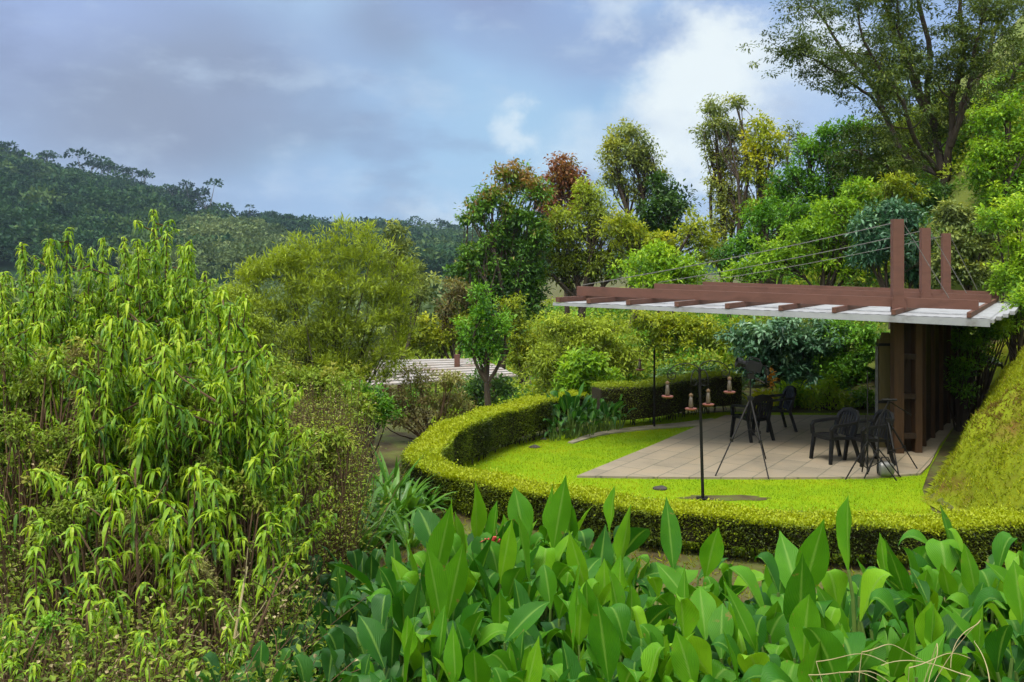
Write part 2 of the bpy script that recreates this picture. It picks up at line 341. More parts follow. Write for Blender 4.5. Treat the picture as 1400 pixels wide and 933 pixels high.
LM['red'] = leafmat('red brown leaf', [(.06, .035, .018), (.15, .06, .03), (.22, .11, .05), (.12, .14, .03)], .5, .25)
LM['redgreen'] = leafmat('green leaf with red flush', [(.016, .04, .008), (.04, .10, .014), (.09, .17, .02), (.18, .10, .04)], .5, .25)
LM['pale'] = leafmat('pale grey green leaf', [(.05, .075, .03), (.11, .14, .05), (.20, .23, .09), (.26, .26, .03)], .55, .3)
LM['twiggy'] = leafmat('brownish leaf', [(.09, .065, .03), (.18, .14, .055), (.20, .21, .05), (.32, .26, .15)], .65, .25)
LM['forest'] = leafmat('far forest leaf', [(.006, .028, .012), (.016, .056, .020), (.042, .10, .028), (.08, .135, .038)], .7, .15, .15)
LM['forest2'] = leafmat('far grey forest leaf', [(.05, .09, .032), (.115, .17, .06), (.18, .23, .085)], .7, .15, .15)
LM['grass'] = leafmat('grass blade', [(.11, .22, .004), (.17, .29, .005), (.25, .32, .006), (.33, .32, .015)], .7, .3, .1)
LM['bankgrass'] = leafmat('bank grass blade', [(.16, .11, .025), (.18, .22, .010), (.25, .31, .010), (.33, .35, .02)], .75, .3, .1)
LM['deep'] = leafmat('deep olive leaf', [(.035, .06, .014), (.075, .125, .022), (.14, .20, .03), (.22, .25, .035)], .5, .3)
LM['fleshy'] = leafmat('strap leaf', [(.025, .11, .015), (.07, .21, .018), (.14, .30, .03)], .4, .28, .45)

# ------------------------------------------------------------------ terrain
def bankfoot(y): return np.where(y > 13, 6.05 + .6 * (y - 13.3), 5.87)
def G(x, y):
    x = np.asarray(x, float); y = np.asarray(y, float)
    z = 1.7 * np.clip(1 - y / 9.0, 0, 1.15)
    z = z - 1.2 * sstep(-2.4, -9, x) * sstep(4, 12, y)
    z = z - 3.0 * sstep(21, 34, y) * sstep(6, -2, x)
    t = np.clip(x - bankfoot(y), 0, None)
    bank = np.minimum(1.22 * np.maximum(t - .12, 0) + .3 * t * t * np.exp(-3 * t), 2.4 + .25 * t) * sstep(5, 9, y) * (1 - .55 * sstep(18, 24, y))
    hill = 1.0 * np.clip(x - 9 - .2 * np.clip(y - 30, 0, None) - .5 * np.clip(y - 72, 0, None), 0, None) * sstep(20, 30, y)
    hill = np.where(hill > 45, 45 + (hill - 45) * .1, hill)
    return z + np.maximum(bank, hill)
def axis(lo, hi, fa, fb, st):
    a = list(np.arange(fa, fb + 1e-6, st)); s = st; v = fb
    while v < hi: s *= 1.22; v += s; a.append(min(v, hi))
    s = st; v = fa; b = []
    while v > lo: s *= 1.22; v -= s; b.append(max(v, lo))
    return np.array(b[::-1] + a)
def gridmesh(xs, ys, zf):
    X, Y = np.meshgrid(xs, ys); V = np.stack([X, Y, zf(X, Y)], -1).reshape(-1, 3); nx = len(xs)
    i, j = np.meshgrid(np.arange(nx - 1), np.arange(len(ys) - 1)); b = (j * nx + i).ravel()
    return (V, np.stack([b, b + 1, b + nx + 1, b + nx], 1), None)
xs = axis(-1500, 1500, -12, 16, .28); ys = axis(-60, 1500, -2, 34, .28)
tag(obj('ground', gridmesh(xs, ys, G), M['ground'], smooth=True), kind='structure')
# grassy hillside on the right, a thicker skin over the ground
tag(obj('hillside', gridmesh(np.arange(9.5, 110, 1.5), np.arange(24, 130, 2.), lambda x, y: G(x, y) + .5 + .35 * np.sin(x * .9) * np.sin(y * .7) * sstep(30, 40, y)), M['hillground'], smooth=True), kind='structure')

# far forested hills
def ridge(pts, dr, df, zf, name, sx=1.):
    pts = np.array(pts, float); xr = (pts[:, 0] - 700) * dr / F; zr = EYE - (pts[:, 1] - HZ) * dr / F - 6
    def zfun(x, y):
        xe = x * dr / np.maximum(y, 1)
        h = np.interp(xe, xr, zr); t = (y - df) / (dr - df)
        h = h + 5 * np.sin(x * .021 + y * .017) + 3 * np.sin(x * .05 - y * .03)
        return np.where(t < 1, zf + (h - zf) * np.clip(t, 0, 1) ** .85, h - (y - dr) * .25)
    xs = np.linspace(xr.min() * 1.02 - 20, xr.max() * 1.02 + 20, 70); ys = np.linspace(df, dr + 120, 50)
    tag(obj(name, gridmesh(xs, ys, zfun), M['forestfloor'], smooth=True), kind='structure')
    return zfun
H1 = [(-500, 110), (-200, 165), (0, 212), (60, 220), (115, 228), (160, 238), (220, 257), (260, 275), (300, 290), (350, 301), (400, 313), (450, 322), (520, 326), (600, 352), (680, 372)]
H2 = [(330, 350), (430, 330), (500, 314), (530, 310), (570, 312), (610, 316), (650, 320), (720, 330), (900, 350)]
H3 = [(180, 350), (240, 303), (290, 290), (340, 288), (390, 300), (430, 325), (480, 360)]
z1 = ridge(H1, 620, 300, -3, 'far_hill'); z2 = ridge(H2, 760, 420, -3, 'far_hill'); z3 = ridge(H3, 400, 260, -3, 'near_hill')
def blobcrowns(C, R, n, q, rng, tint):
    """C (m,3) crown centres, R (m,) radii, n leaf masses each of size q*R"""
    m = len(C); u = nrm(rng.normal(size=(m, n, 3))); u[..., 2] = np.abs(u[..., 2]) * .9 - .15
    r = (.72 + .35 * rng.random((m, n, 1))); lob = 1 + .22 * np.sin(u[..., :1] * 5 + rng.uniform(0, 6, (m, 1, 1))) * np.sin(u[..., 1:2] * 5 + rng.uniform(0, 6, (m, 1, 1)))
    P = C[:, None] + u * r * lob * R[:, None, None] * np.array([1, 1, .8])
    D = u + rng.normal(0, .8, u.shape)
    t = np.broadcast_to(tint[:, None], (m, n)) + rng.normal(0, .13, (m, n))
    L = (R[:, None] * q * rng.uniform(.6, 1.4, (m, n))).ravel()
    return leaves4(P.reshape(-1, 3), D.reshape(-1, 3), L, L * .75, t.ravel(), rng, .2)
def forest(name, label_mat, pts, dr, df, zf, n, seed, rr, lo=1.0):
    rng = RNG(seed); pts = np.array(pts, float)
    t = rng.random(n); y = df + (dr + 8 - df) * t; px = rng.uniform(max(pts[0, 0], -120), min(pts[-1, 0], 700), n)
    x = (px - 700) / F * y; z = zf(x, y)
    R = rng.uniform(rr[0], rr[1], n) * (1 + .5 * (rng.random(n) > .9))
    C = np.stack([x, y, z + R * .7], 1)
    tint = np.clip(rng.normal(.42, .28, n), 0, 1)
    o = obj(name, [blobcrowns(C, R, 190, .21, rng, tint)], LM[label_mat]); return tag(o, kind='stuff')
forest('hill_forest', 'forest', H1, 620, 310, z1, 2300, 1, (3.6, 7.0))
forest('hill_forest', 'forest', H2, 760, 430, z2, 700, 2, (4.5, 8))
forest('hill_forest', 'forest2', H3, 400, 265, z3, 420, 3, (2.6, 4.6))
def valley():
    rng = RNG(9); n = 900; y = rng.uniform(70, 330, n); x = (rng.uniform(-100, 640, n) - 700) / F * y; R = rng.uniform(1.6, 4.2, n)
    z = G(x, y); C = np.stack([x, y, z + R * .5], 1); tint = np.clip(rng.normal(.45, .28, n), 0, 1)
    tag(obj('valley_forest', [blobcrowns(C, R, 90, .3, rng, tint)], LM['forest2']), kind='stuff')
valley()
# single trees on the skyline
sky_pts = [(4, 198, 17, 'ragged'), (63, 210, 15, 'small round'), (118, 212, 22, 'tall twin headed'), (146, 222, 16, 'bushy'), (172, 232, 12, 'small'), (197, 236, 14, 'narrow'), (236, 254, 13, 'low'), (262, 258, 18, 'broad'), (284, 262, 17, 'flat topped'), (345, 288, 13, 'pale'), (372, 288, 15, 'spreading'), (398, 296, 14, 'thin'), (440, 304, 17, 'blue green round'), (462, 306, 13, 'low round')]
for i, (px, py, r, kd) in enumerate(sky_pts):
    rng = RNG(700 + i); d = 612; c = W(px, py, d); R = r * d / F; gz = float(z1(c[0], d))
    t = thing('ridge_tree', (c[0], d, gz), kd + ' tree standing up from the forested ridge against the sky', 'tree', 'trees along the skyline of the far hill')
    nb = 5; cs = c - [0, 0, .5 * R] + rng.normal(0, .4, (nb, 3)) * R * [1, 1, .8]; rs = R * rng.uniform(.45, .75, nb)
    obj('crown', [blobcrowns(cs, rs, 90, .34, rng, np.clip(rng.normal(.3, .15, nb), 0, 1))], LM['forest'], t)
    obj('trunk', tubes(curve(np.array([[c[0], d, gz]] * nb), cs, rng.normal(0, .5, (nb, 3)), 5), np.tile(np.linspace(.5, .15, 5), (nb, 1)), 5), M['greybark'], t)
for i, (px, py, r, kd) in enumerate([(520, 306, 15, 'leaning'), (541, 302, 18, 'double crowned'), (566, 306, 15, 'rounded'), (588, 309, 13, 'small'), (607, 309, 16, 'broad crowned'), (628, 314, 14, 'low')]):
    rng = RNG(740 + i); d = 752; c = W(px, py, d); R = r * d / F; gz = float(z2(c[0], d))
    t = thing('ridge_tree', (c[0], d, gz), kd + ' hazy tree on top of the small hill beyond the red topped tree', 'tree', 'trees on the small far hill')
    nb = 4; cs = c - [0, 0, .4 * R] + rng.normal(0, .4, (nb, 3)) * R; rs = R * rng.uniform(.45, .7, nb)
    obj('crown', [blobcrowns(cs, rs, 90, .34, rng, np.clip(rng.normal(.35, .15, nb), 0, 1))], LM['forest'], t)
    obj('trunk', tubes(curve(np.array([[c[0], d, gz]] * nb), cs, rng.normal(0, .5, (nb, 3)), 5), np.tile(np.linspace(.6, .2, 5), (nb, 1)), 5), M['greybark'], t)
# the air
def haze():
    m = bpy.data.materials.new('haze'); m.use_nodes = True; nt = m.node_tree; nt.nodes.clear()
    o = nt.nodes.new('ShaderNodeOutputMaterial'); v = nt.nodes.new('ShaderNodeVolumePrincipled')
    v.inputs['Color'].default_value = (.55, .75, 1, 1); v.inputs['Density'].default_value = .00014
    nt.links.new(v.outputs[0], o.inputs['Volume'])
    h = obj('haze', box((0, 720, 62), (3020, 1580, 140)), m); tag(h, kind='stuff')
haze()

# ------------------------------------------------------------------ lawn, patio, path, bank
HEDGE = np.array([(5.8, 10.3), (4.9, 10.2), (3.96, 10.2), (2.85, 10.4), (1.75, 10.85), (.9, 11.35), (.12, 11.9), (-.55, 12.4), (-1.08, 12.95), (-1.32, 13.4), (-1.2, 14.3), (-.85, 15.4), (-.3, 16.6), (.35, 17.7), (.85, 18.35), (1.4, 18.8)])
def smoothpath(P, n=6):
    P = np.asarray(P, float); out = []
    Q = np.vstack([2 * P[0] - P[1], P, 2 * P[-1] - P[-2]])
    for i in range(1, len(Q) - 2):
        for t in np.linspace(0, 1, n, endpoint=False):
            a, b, c, d = Q[i - 1], Q[i], Q[i + 1], Q[i + 2]
            out.append(.5 * (2 * b + (c - a) * t + (2 * a - 5 * b + 4 * c - d) * t * t + (3 * b - a - 3 * c + d) * t ** 3))
    out.append(P[-1]); return np.array(out)
HP = smoothpath(HEDGE); HH = .48 + .24 * sstep(12.2, 15.5, HP[:, 1])
def flat(poly, z, name, mat, thick=0.):
    bm = bmesh.new(); vs = [bm.verts.new((float(p[0]), float(p[1]), z)) for p in poly]; f = bm.faces.new(vs)
    bmesh.ops.triangulate(bm, faces=[f]) if not thick else None
    if thick:
        r = bmesh.ops.extrude_face_region(bm, geom=[f]); bmesh.ops.translate(bm, vec=(0, 0, -thick), verts=[e for e in r['geom'] if isinstance(e, bmesh.types.BMVert)])
    bmesh.ops.recalc_face_normals(bm, faces=bm.faces)
    me = bpy.data.meshes.new(name); bm.to_mesh(me); bm.free(); me.materials.append(mat)
    o = bpy.data.objects.new(name, me); COL.objects.link(o); ORG[o.name] = np.zeros(3); return tag(o, kind='structure')
LAWN = np.vstack([HP, [(2.2, 20.6), (5.0, 21.0), (9.8, 20.6), (9.3, 19.2), (8.0, 17.0), (6.9, 15.1), (6.1, 13.6), (5.7, 12.4), (5.7, 11)]])
flat(LAWN, .016, 'lawn', M['lawn'])
PATIO = np.array([(1.02, 14.38), (2.2, 14.3), (4.0, 14.26), (5.6, 14.3), (6.5, 14.55), (7.0, 15.3), (7.9, 16.9), (10.0, 20.35), (4.75, 20.35), (4.0, 19.2), (2.6, 16.9)])
def patiomat():
    m, nt, p = newmat('patio slabs'); N = nt.nodes; Lk = nt.links
    tc = N.new('ShaderNodeTexCoord'); mp = N.new('ShaderNodeMapping'); mp.inputs['Rotation'].default_value = (0, 0, math.radians(-57)); Lk.new(tc.outputs['Object'], mp.inputs[0])
    br = N.new('ShaderNodeTexBrick'); br.offset = .5; br.inputs['Scale'].default_value = 1.0; br.inputs['Mortar Size'].default_value = .012; br.inputs['Mortar Smooth'].default_value = .3
    br.inputs['Brick Width'].default_value = .8; br.inputs['Row Height'].default_value = .42; br.inputs['Bias'].default_value = -.2
    br.inputs['Color1'].default_value = (.25, .215, .16, 1); br.inputs['Color2'].default_value = (.31, .26, .19, 1); br.inputs['Mortar'].default_value = (.15, .14, .10, 1); Lk.new(mp.outputs[0], br.inputs[0])
    nz = N.new('ShaderNodeTexNoise'); nz.inputs['Scale'].default_value = 1.1; nz.inputs['Detail'].default_value = 8; nz.inputs['Roughness'].default_value = .65; Lk.new(tc.outputs['Object'], nz.inputs[0])
    r = rampnode(nt, [(.35, .35, .32), (.9, .88, .84), (1.25, 1.05, .8)]); Lk.new(nz.outputs[0], r.inputs[0])
    mx = N.new('ShaderNodeMix'); mx.data_type = 'RGBA'; mx.blend_type = 'MULTIPLY'; mx.inputs[0].default_value = .85; Lk.new(br.outputs[0], mx.inputs[6]); Lk.new(r.outputs[0], mx.inputs[7])
    Lk.new(mx.outputs[2], p.inputs['Base Color']); p.inputs['Roughness'].default_value = .8
    bp = N.new('ShaderNodeBump'); bp.inputs['Strength'].default_value = .4; bp.inputs['Distance'].default_value = .01; bp.invert = True; Lk.new(br.outputs['Fac'], bp.inputs['Height']); Lk.new(bp.outputs[0], p.inputs['Normal'])
    return m
flat(PATIO, .05, 'patio', patiomat(), .06)
pp = smoothpath([(4.5, 19.75), (3.6, 19.2), (2.6, 18.75), (1.7, 18.1), (1.1, 17.2)]); pw = np.linspace(.55, .12, len(pp))[:, None]
tn = nrm(np.gradient(pp, axis=0)); pn = np.stack([-tn[:, 1], tn[:, 0]], 1)
flat(np.vstack([pp - pn * pw / 2, (pp + pn * pw / 2)[::-1]]), .04, 'path', M['path'], .05)
sp_ = smoothpath([(-.5, 19.5), (.3, 20.6), (.9, 22.0), (1.0, 23.5)]); tn = nrm(np.gradient(sp_, axis=0)); pn = np.stack([-tn[:, 1], tn[:, 0]], 1)
V = np.vstack([sp_ - pn * .55, sp_ + pn * .55]); ns = len(sp_); V = np.column_stack([V, G(V[:, 0], V[:, 1]) + .03])
tag(obj('path', (V, np.array([[i, i + 1, ns + i + 1, ns + i] for i in range(ns - 1)]), None), M['path']), kind='structure')
lp = np.array([(-1.0, 16.4), (-.2, 18.4), (.9, 19.2), (2.4, 20.6), (2.2, 24.5), (-1.2, 24.5), (-1.8, 19)])
gx = np.arange(-2, 2.61, .25); gy = np.arange(16.2, 25, .25)
def inpoly(x, y, poly):
    x = np.asarray(x); y = np.asarray(y); r = np.zeros(x.shape, bool); n = len(poly)
    for i in range(n):
        x0, y0 = poly[i]; x1, y1 = poly[(i + 1) % n]
        c = ((y0 > y) != (y1 > y)) & (x < (x1 - x0) * (y - y0) / (y1 - y0 + 1e-12) + x0); r ^= c
    return r
vg, fg, _ = gridmesh(gx, gy, lambda x, y: G(x, y) + .012); cm = vg[fg].mean(1); fg = fg[inpoly(cm[:, 0], cm[:, 1], lp)]
tag(obj('lower_lawn', (vg, fg, None), M['lawn'], smooth=True), kind='structure')
# bank
bx = np.arange(5.4, 14, .08); by = np.arange(8, 24, .1)
def bankz(x, y): return G(x, y) + .02 + .26 * sstep(.0, .7, x - bankfoot(y)) + .055 * np.sin(x * 17 + 3 * np.sin(y * 5)) * np.sin(y * 15 + 2 * np.sin(x * 7)) * sstep(.1, .5, x - bankfoot(y)) + .14 * (np.sin(x * 4.1 + y * 1.7) * np.sin(y * 3.3 - x) + .6 * np.sin(x * 9 + 2) * np.sin(y * 8)) * sstep(.1, .7, x - bankfoot(y))
vb, fb, _ = gridmesh(bx, by, bankz); cm = vb[fb].mean(1); fb = fb[cm[:, 0] > bankfoot(cm[:, 1]) - .05]
tag(obj('grass_bank', (vb, fb, None), M['bank'], smooth=True), kind='structure')
def blades(n, sampler, zf, h, w, tintf, name, mat, seed, lean=.5):
    rng = RNG(seed); x, y = sampler(rng, n); z = zf(x, y); n = len(x)
    P = np.stack([x, y, z], 1); D = np.stack([rng.normal(0, lean, n), rng.normal(0, lean, n), np.ones(n)], 1)
    L = h * rng.uniform(.5, 1.4, n)
    X = nrm(np.cross(nrm(D), rng.normal(size=(n, 3)))) * (w * rng.uniform(.6, 1.3, n))[:, None]
    V = np.stack([P - X, P + X, P + nrm(D) * L[:, None]], 1).reshape(-1, 3)
    lf = np.zeros((n, 3, 3)); lf[..., 0] = tintf(x, y, rng)[:, None]; lf[:, 2, 1] = 1
    return tag(obj(name, (V, np.arange(3 * n).reshape(n, 3), lf.reshape(-1, 3)), LM[mat]), kind='stuff')
def lawn_s(rng, n):
    x = rng.uniform(-1.4, 9, n * 2); y = rng.uniform(9, 20.8, n * 2)
    k = inpoly(x, y, LAWN) & ~inpoly(x + rng.normal(0, .07, n * 2), y + rng.normal(-.03, .08, n * 2), PATIO) & (np.hypot((x - 3.05) / .75, (y - 13.1) / .22) > 1 - .4 * rng.random(n * 2))
    return x[k][:n], y[k][:n]
wv = lambda x, y: .5 + .18 * np.sin(x * 1.7 + 2 * np.sin(y * .9)) + .14 * np.sin(y * 2.3 + x)
blades(90000, lawn_s, lambda x, y: 0 * x + .012, .035, .0045, lambda x, y, r: np.clip(wv(x, y) + .28 * sstep(13.2, 11, y) + .22 * np.sin(x * 5.1 + 2 * np.sin(y * 4)) * np.sin(y * 6.3 + x) + r.normal(0, .22, len(x)), 0, 1), 'lawn_grass', 'grass', 21)
def bank_s(rng, n):
    y = rng.uniform(9, 18, n); x = bankfoot(y) + 3.2 * rng.random(n) ** .8; q = np.sin(x * 5.3 + 2 * np.sin(y * 3.1)) * np.sin(y * 4.7 + x) + .7 * np.sin(x * 13 + y * 3) * np.sin(y * 11 - x * 4); k = rng.random(n) < .45 + .5 * (q > -.25); return x[k], y[k]
blades(120000, bank_s, bankz, .055, .010, lambda x, y, r: np.clip(.62 + .2 * np.sin(x * 2.1 + 1.3 * np.sin(y * 1.9)) * np.sin(y * 1.5 + x * .6) - .55 * np.exp(-((x - 6.75) / .35) ** 2 - ((y - 12.9) / .7) ** 2) + .2 * np.sin(x * 9 + y * 4) * np.sin(y * 8) + r.normal(0, .24, len(x)), 0, 1), 'bank_grass', 'bankgrass', 22, .9)
def lowlawn_s(rng, n):
    x = rng.uniform(-2, 2.5, n); y = rng.uniform(16.4, 24.5, n); k = inpoly(x, y, lp); return x[k], y[k]
blades(20000, lowlawn_s, lambda x, y: G(x, y), .05, .007, lambda x, y, r: np.clip(wv(x, y) + r.normal(0, .16, len(x)), 0, 1), 'lawn_grass', 'grass', 23)
# bare soil round the iron post
rng = RNG(31); a = np.linspace(0, 2 * np.pi, 22, endpoint=False); rr = rng.uniform(.75, 1.15, 22)
flat(np.stack([3.05 + .62 * rr * np.cos(a), 13.1 + .19 * rr * np.sin(a)], 1), .022, 'soil_patch', M['ground'])
# rough grass and litter outside the hedge
def out_s(rng, n):
    x = rng.uniform(-3.2, 6, n); y = rng.uniform(3, 12.5, n); return x, y
blades(30000, out_s, G, .06, .008, lambda x, y, r: np.clip(.3 + r.normal(0, .3, len(x)), 0, 1), 'ground_cover', 'bankgrass', 24, .9)

# ------------------------------------------------------------------ hedges
def hedge(path, wd, h, name, label, seed, per_m=2600, topt=.95):
    rng = RNG(seed); P = np.asarray(path, float); T = nrm(np.gradient(P, axis=0)); Nn = np.stack([-T[:, 1], T[:, 0]], 1)
    seg = np.linalg.norm(np.diff(P, axis=0), axis=1); cum = np.r_[0, np.cumsum(seg)]; Lt = cum[-1]
    t = thing(name, (P[len(P) // 2][0], P[len(P) // 2][1], 0), label, 'hedge')
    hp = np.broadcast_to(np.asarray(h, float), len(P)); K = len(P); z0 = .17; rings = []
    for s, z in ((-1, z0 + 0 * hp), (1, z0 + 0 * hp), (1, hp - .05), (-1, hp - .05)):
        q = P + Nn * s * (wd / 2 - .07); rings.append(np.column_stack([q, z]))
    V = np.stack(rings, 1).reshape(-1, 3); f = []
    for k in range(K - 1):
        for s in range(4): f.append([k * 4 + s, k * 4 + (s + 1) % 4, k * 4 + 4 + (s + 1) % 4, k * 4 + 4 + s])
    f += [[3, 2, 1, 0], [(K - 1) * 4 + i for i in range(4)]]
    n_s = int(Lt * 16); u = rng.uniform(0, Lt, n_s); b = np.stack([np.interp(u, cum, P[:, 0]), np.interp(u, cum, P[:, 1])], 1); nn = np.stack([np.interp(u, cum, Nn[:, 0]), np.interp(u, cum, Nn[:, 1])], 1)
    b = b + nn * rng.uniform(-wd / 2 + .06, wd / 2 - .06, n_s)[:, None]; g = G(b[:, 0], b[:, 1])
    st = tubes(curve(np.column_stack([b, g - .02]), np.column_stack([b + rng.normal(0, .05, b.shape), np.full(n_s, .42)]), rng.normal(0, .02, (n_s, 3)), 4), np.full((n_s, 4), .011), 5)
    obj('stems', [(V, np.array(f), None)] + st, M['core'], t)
    n = int(Lt * per_m); u = rng.uniform(0, Lt, n); b = np.stack([np.interp(u, cum, P[:, 0]), np.interp(u, cum, P[:, 1])], 1); nn = np.stack([np.interp(u, cum, Nn[:, 0]), np.interp(u, cum, Nn[:, 1])], 1)
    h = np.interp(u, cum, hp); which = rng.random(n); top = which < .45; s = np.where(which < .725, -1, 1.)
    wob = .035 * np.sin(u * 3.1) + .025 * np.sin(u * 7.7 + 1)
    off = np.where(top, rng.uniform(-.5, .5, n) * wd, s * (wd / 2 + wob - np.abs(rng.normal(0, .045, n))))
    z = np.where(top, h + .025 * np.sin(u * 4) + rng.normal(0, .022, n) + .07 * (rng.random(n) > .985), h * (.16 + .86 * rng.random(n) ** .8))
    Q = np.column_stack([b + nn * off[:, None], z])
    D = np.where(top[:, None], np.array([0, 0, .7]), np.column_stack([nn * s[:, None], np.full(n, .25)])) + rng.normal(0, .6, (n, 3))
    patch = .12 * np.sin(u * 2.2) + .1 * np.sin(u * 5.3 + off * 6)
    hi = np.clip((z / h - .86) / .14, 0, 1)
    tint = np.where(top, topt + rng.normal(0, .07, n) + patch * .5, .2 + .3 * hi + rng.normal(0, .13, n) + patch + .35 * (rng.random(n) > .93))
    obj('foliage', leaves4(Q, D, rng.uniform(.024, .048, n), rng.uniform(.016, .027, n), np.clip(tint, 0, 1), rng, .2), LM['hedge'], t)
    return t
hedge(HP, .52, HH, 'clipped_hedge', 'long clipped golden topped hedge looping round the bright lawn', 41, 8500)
hedge(smoothpath([(1.75, 19.0), (2.6, 19.3), (3.3, 19.9), (4.0, 20.7), (5.2, 21.3)]), .6, .86, 'clipped_hedge', 'short dark clipped hedge behind the hanging bird feeders', 42, 4500, .62)

# ------------------------------------------------------------------ the pavilion
def pavilion():
    L1 = W(790, 391.5, 17.0); R1 = W(1338, 410.8, 16.0); off = np.array([1.95, 3.3, 0.]); vh = nrm(off)
    wv = vh * .1
    t = thing('pavilion', (7.0, 16.2, 0), 'flat cable stayed garden pavilion with red brown beams and white roof sheets over the patio', 'pavilion')
    beams = []
    for k in (0, 1, 1.85):
        beams.append((L1 + off * k, R1 + off * k)); obj('beam', [bar(L1 + off * k, R1 + off * k, wv, .17)], M['redpaint'], t)
    def at(s, k, dz): p = L1 + (R1 - L1) * s + off * k; return p + [0, 0, dz]
    k0, k1 = -.27, 2.12
    u1 = nrm(R1 - L1)
    for px in (764, 806, 860, 926, 995, 1068, 1141, 1222, 1325):
        c = at(0, k0, 0); e = at(1, k0, 0)
        # where the overhanging edge crosses this column of the picture
        s = (c[0] - (px - 700) / F * c[1]) / ((px - 700) / F * (e[1] - c[1]) - (e[0] - c[0]))
        obj('purlin', [bar(at(s, k0 - .012, -.173), at(s, k1, -.173), u1 * .07, .085)], M['redpaint'], t)
    sl, sr = .005, 1.035
    sh = [at(sl, k0, -.261), at(sr, k0, -.261), at(sr, k1, -.261), at(sl, k1, -.261)]
    # gently ribbed sheet
    nu, nv = 160, 2; V = []
    for j in range(nv):
        for i in range(nu):
            s = sl + (sr - sl) * i / (nu - 1); V.append(at(s, k0 + (k1 - k0) * j / (nv - 1), -.263 + (.002 if i % 4 < 2 else -.002)))
    V = np.array(V); b = np.arange(nu - 1); V2 = V - [0, 0, .03]
    obj('roof_sheet', [(V, np.stack([b, b + 1, b + nu + 1, b + nu], 1), None), (V2, np.stack([b, b + nu, b + nu + 1, b + 1], 1), None)], M['white'], t)
    a, c = at(sl, k0 - .004, -.27), at(sr, k0 - .004, -.27); w = vh * .03 / 2
    obj('fascia', [hexa([a - w - [0, 0, .05], c - w - [0, 0, .13], a + w - [0, 0, .05], c + w - [0, 0, .13], a - w, c - w, a + w, c + w])], M['white'], t)
    for q, (ds, dz) in enumerate(((0, -.275), (.014, -.235), (.028, -.195), (.042, -.155))):
        obj('edge_board', [bar(at(sr + ds + .003, k0 + .06 * q, dz), at(sr + ds + .003, k1, dz), u1 * .085, .06)], M['white'], t)
    tops = []
    for k, px, ytop in ((0, 1226.5, 300), (1, 1264.5, 311.8), (1.85, 1293, 319.3)):
        c = at(0, k, 0); e = at(1, k, 0)
        s = (c[0] - (px - 700) / F * c[1]) / ((px - 700) / F * (e[1] - c[1]) - (e[0] - c[0]))
        p = at(s, k, 0); top = EYE + (HZ - ytop) * p[1] / F
        # each mast is a steel box above the roof and a pair of planks below it
        po = obj('post', [box((p[0], p[1] - .005, (top + p[2] - .31) / 2), (.19, .13, top - p[2] + .31), 0)], M['redpaint'], t)
        obj('bracket', [box((p[0], p[1] - .085, p[2] - .1), (.25, .02, .22))] + [lathe([(.014, -.012), (.014, .012), (.001, .012)], (0, 0, 0), 6) for _ in range(0)] + [box((p[0] + a_, p[1] - .099, p[2] - .1 + b_), (.025, .015, .025)) for a_ in (-.1, .1) for b_ in (-.08, .08)], M['redpaint'], po)
        tops.append((np.array([p[0], p[1], top]), k))
        zt = p[2] - .33
        pk = obj('plank', [box((p[0], p[1], zt / 2), (.17, .18, zt))], M['brownwood'], t)
        obj('plank', [box((p[0] + .37, p[1] + .05, zt / 2), (.12, .18, zt))], M['brownwood'], t)
        for z in np.arange(.35, zt - .1, .7):
            obj('spacer', [box((p[0] + .1975, p[1] - .02, z), (.223, .1, .09))], M['darkwood'], pk)
        obj('back_board', [box((p[0] + .2, p[1] + .16, zt / 2), (.3, .05, zt - .02))], M['darkwood'], t)
    a = tops[0][0] + [.47, .3, 0]; b = tops[2][0] + [.47, -.1, 0]
    obj('shade_panel', [bar([a[0], a[1], 2.35], [b[0], b[1], 2.35], [.06, -.03, 0], 2.33)], M['darkwood'], t)  # dark sheet standing in for the deep shadow in the gap between columns
    for f in np.linspace(.06, .94, 7):
        q = a + (b - a) * f + np.array([-.05, .03, 0]) * 0; obj('batten', [box((q[0] + .05, q[1] - .05, 1.17), (.09, .07, 2.3), math.atan2(b[1] - a[1], b[0] - a[0]))], M['brownwood'], t)
    # cables: to the far and the near end of each beam
    P = []; R = []
    for (tp, k) in tops:
        tp = tp - [0, 0, .05]
        P.append(curve(tp, at(.01, k, .02), (0, 0, -.05), 8)[0]); P.append(curve(tp + [.1, 0, 0], at(.93, k, .02), (0, 0, 0), 8)[0]); P.append(curve(tp, at(.42, k, .02), (0, 0, -.03), 8)[0])
    for k, p in enumerate(P[:9]):
        if k % 3 == 2: continue
        obj('cable', tubes(p, np.full(8, .0075), 5), M['cable'], t)
    return t
pavilion()

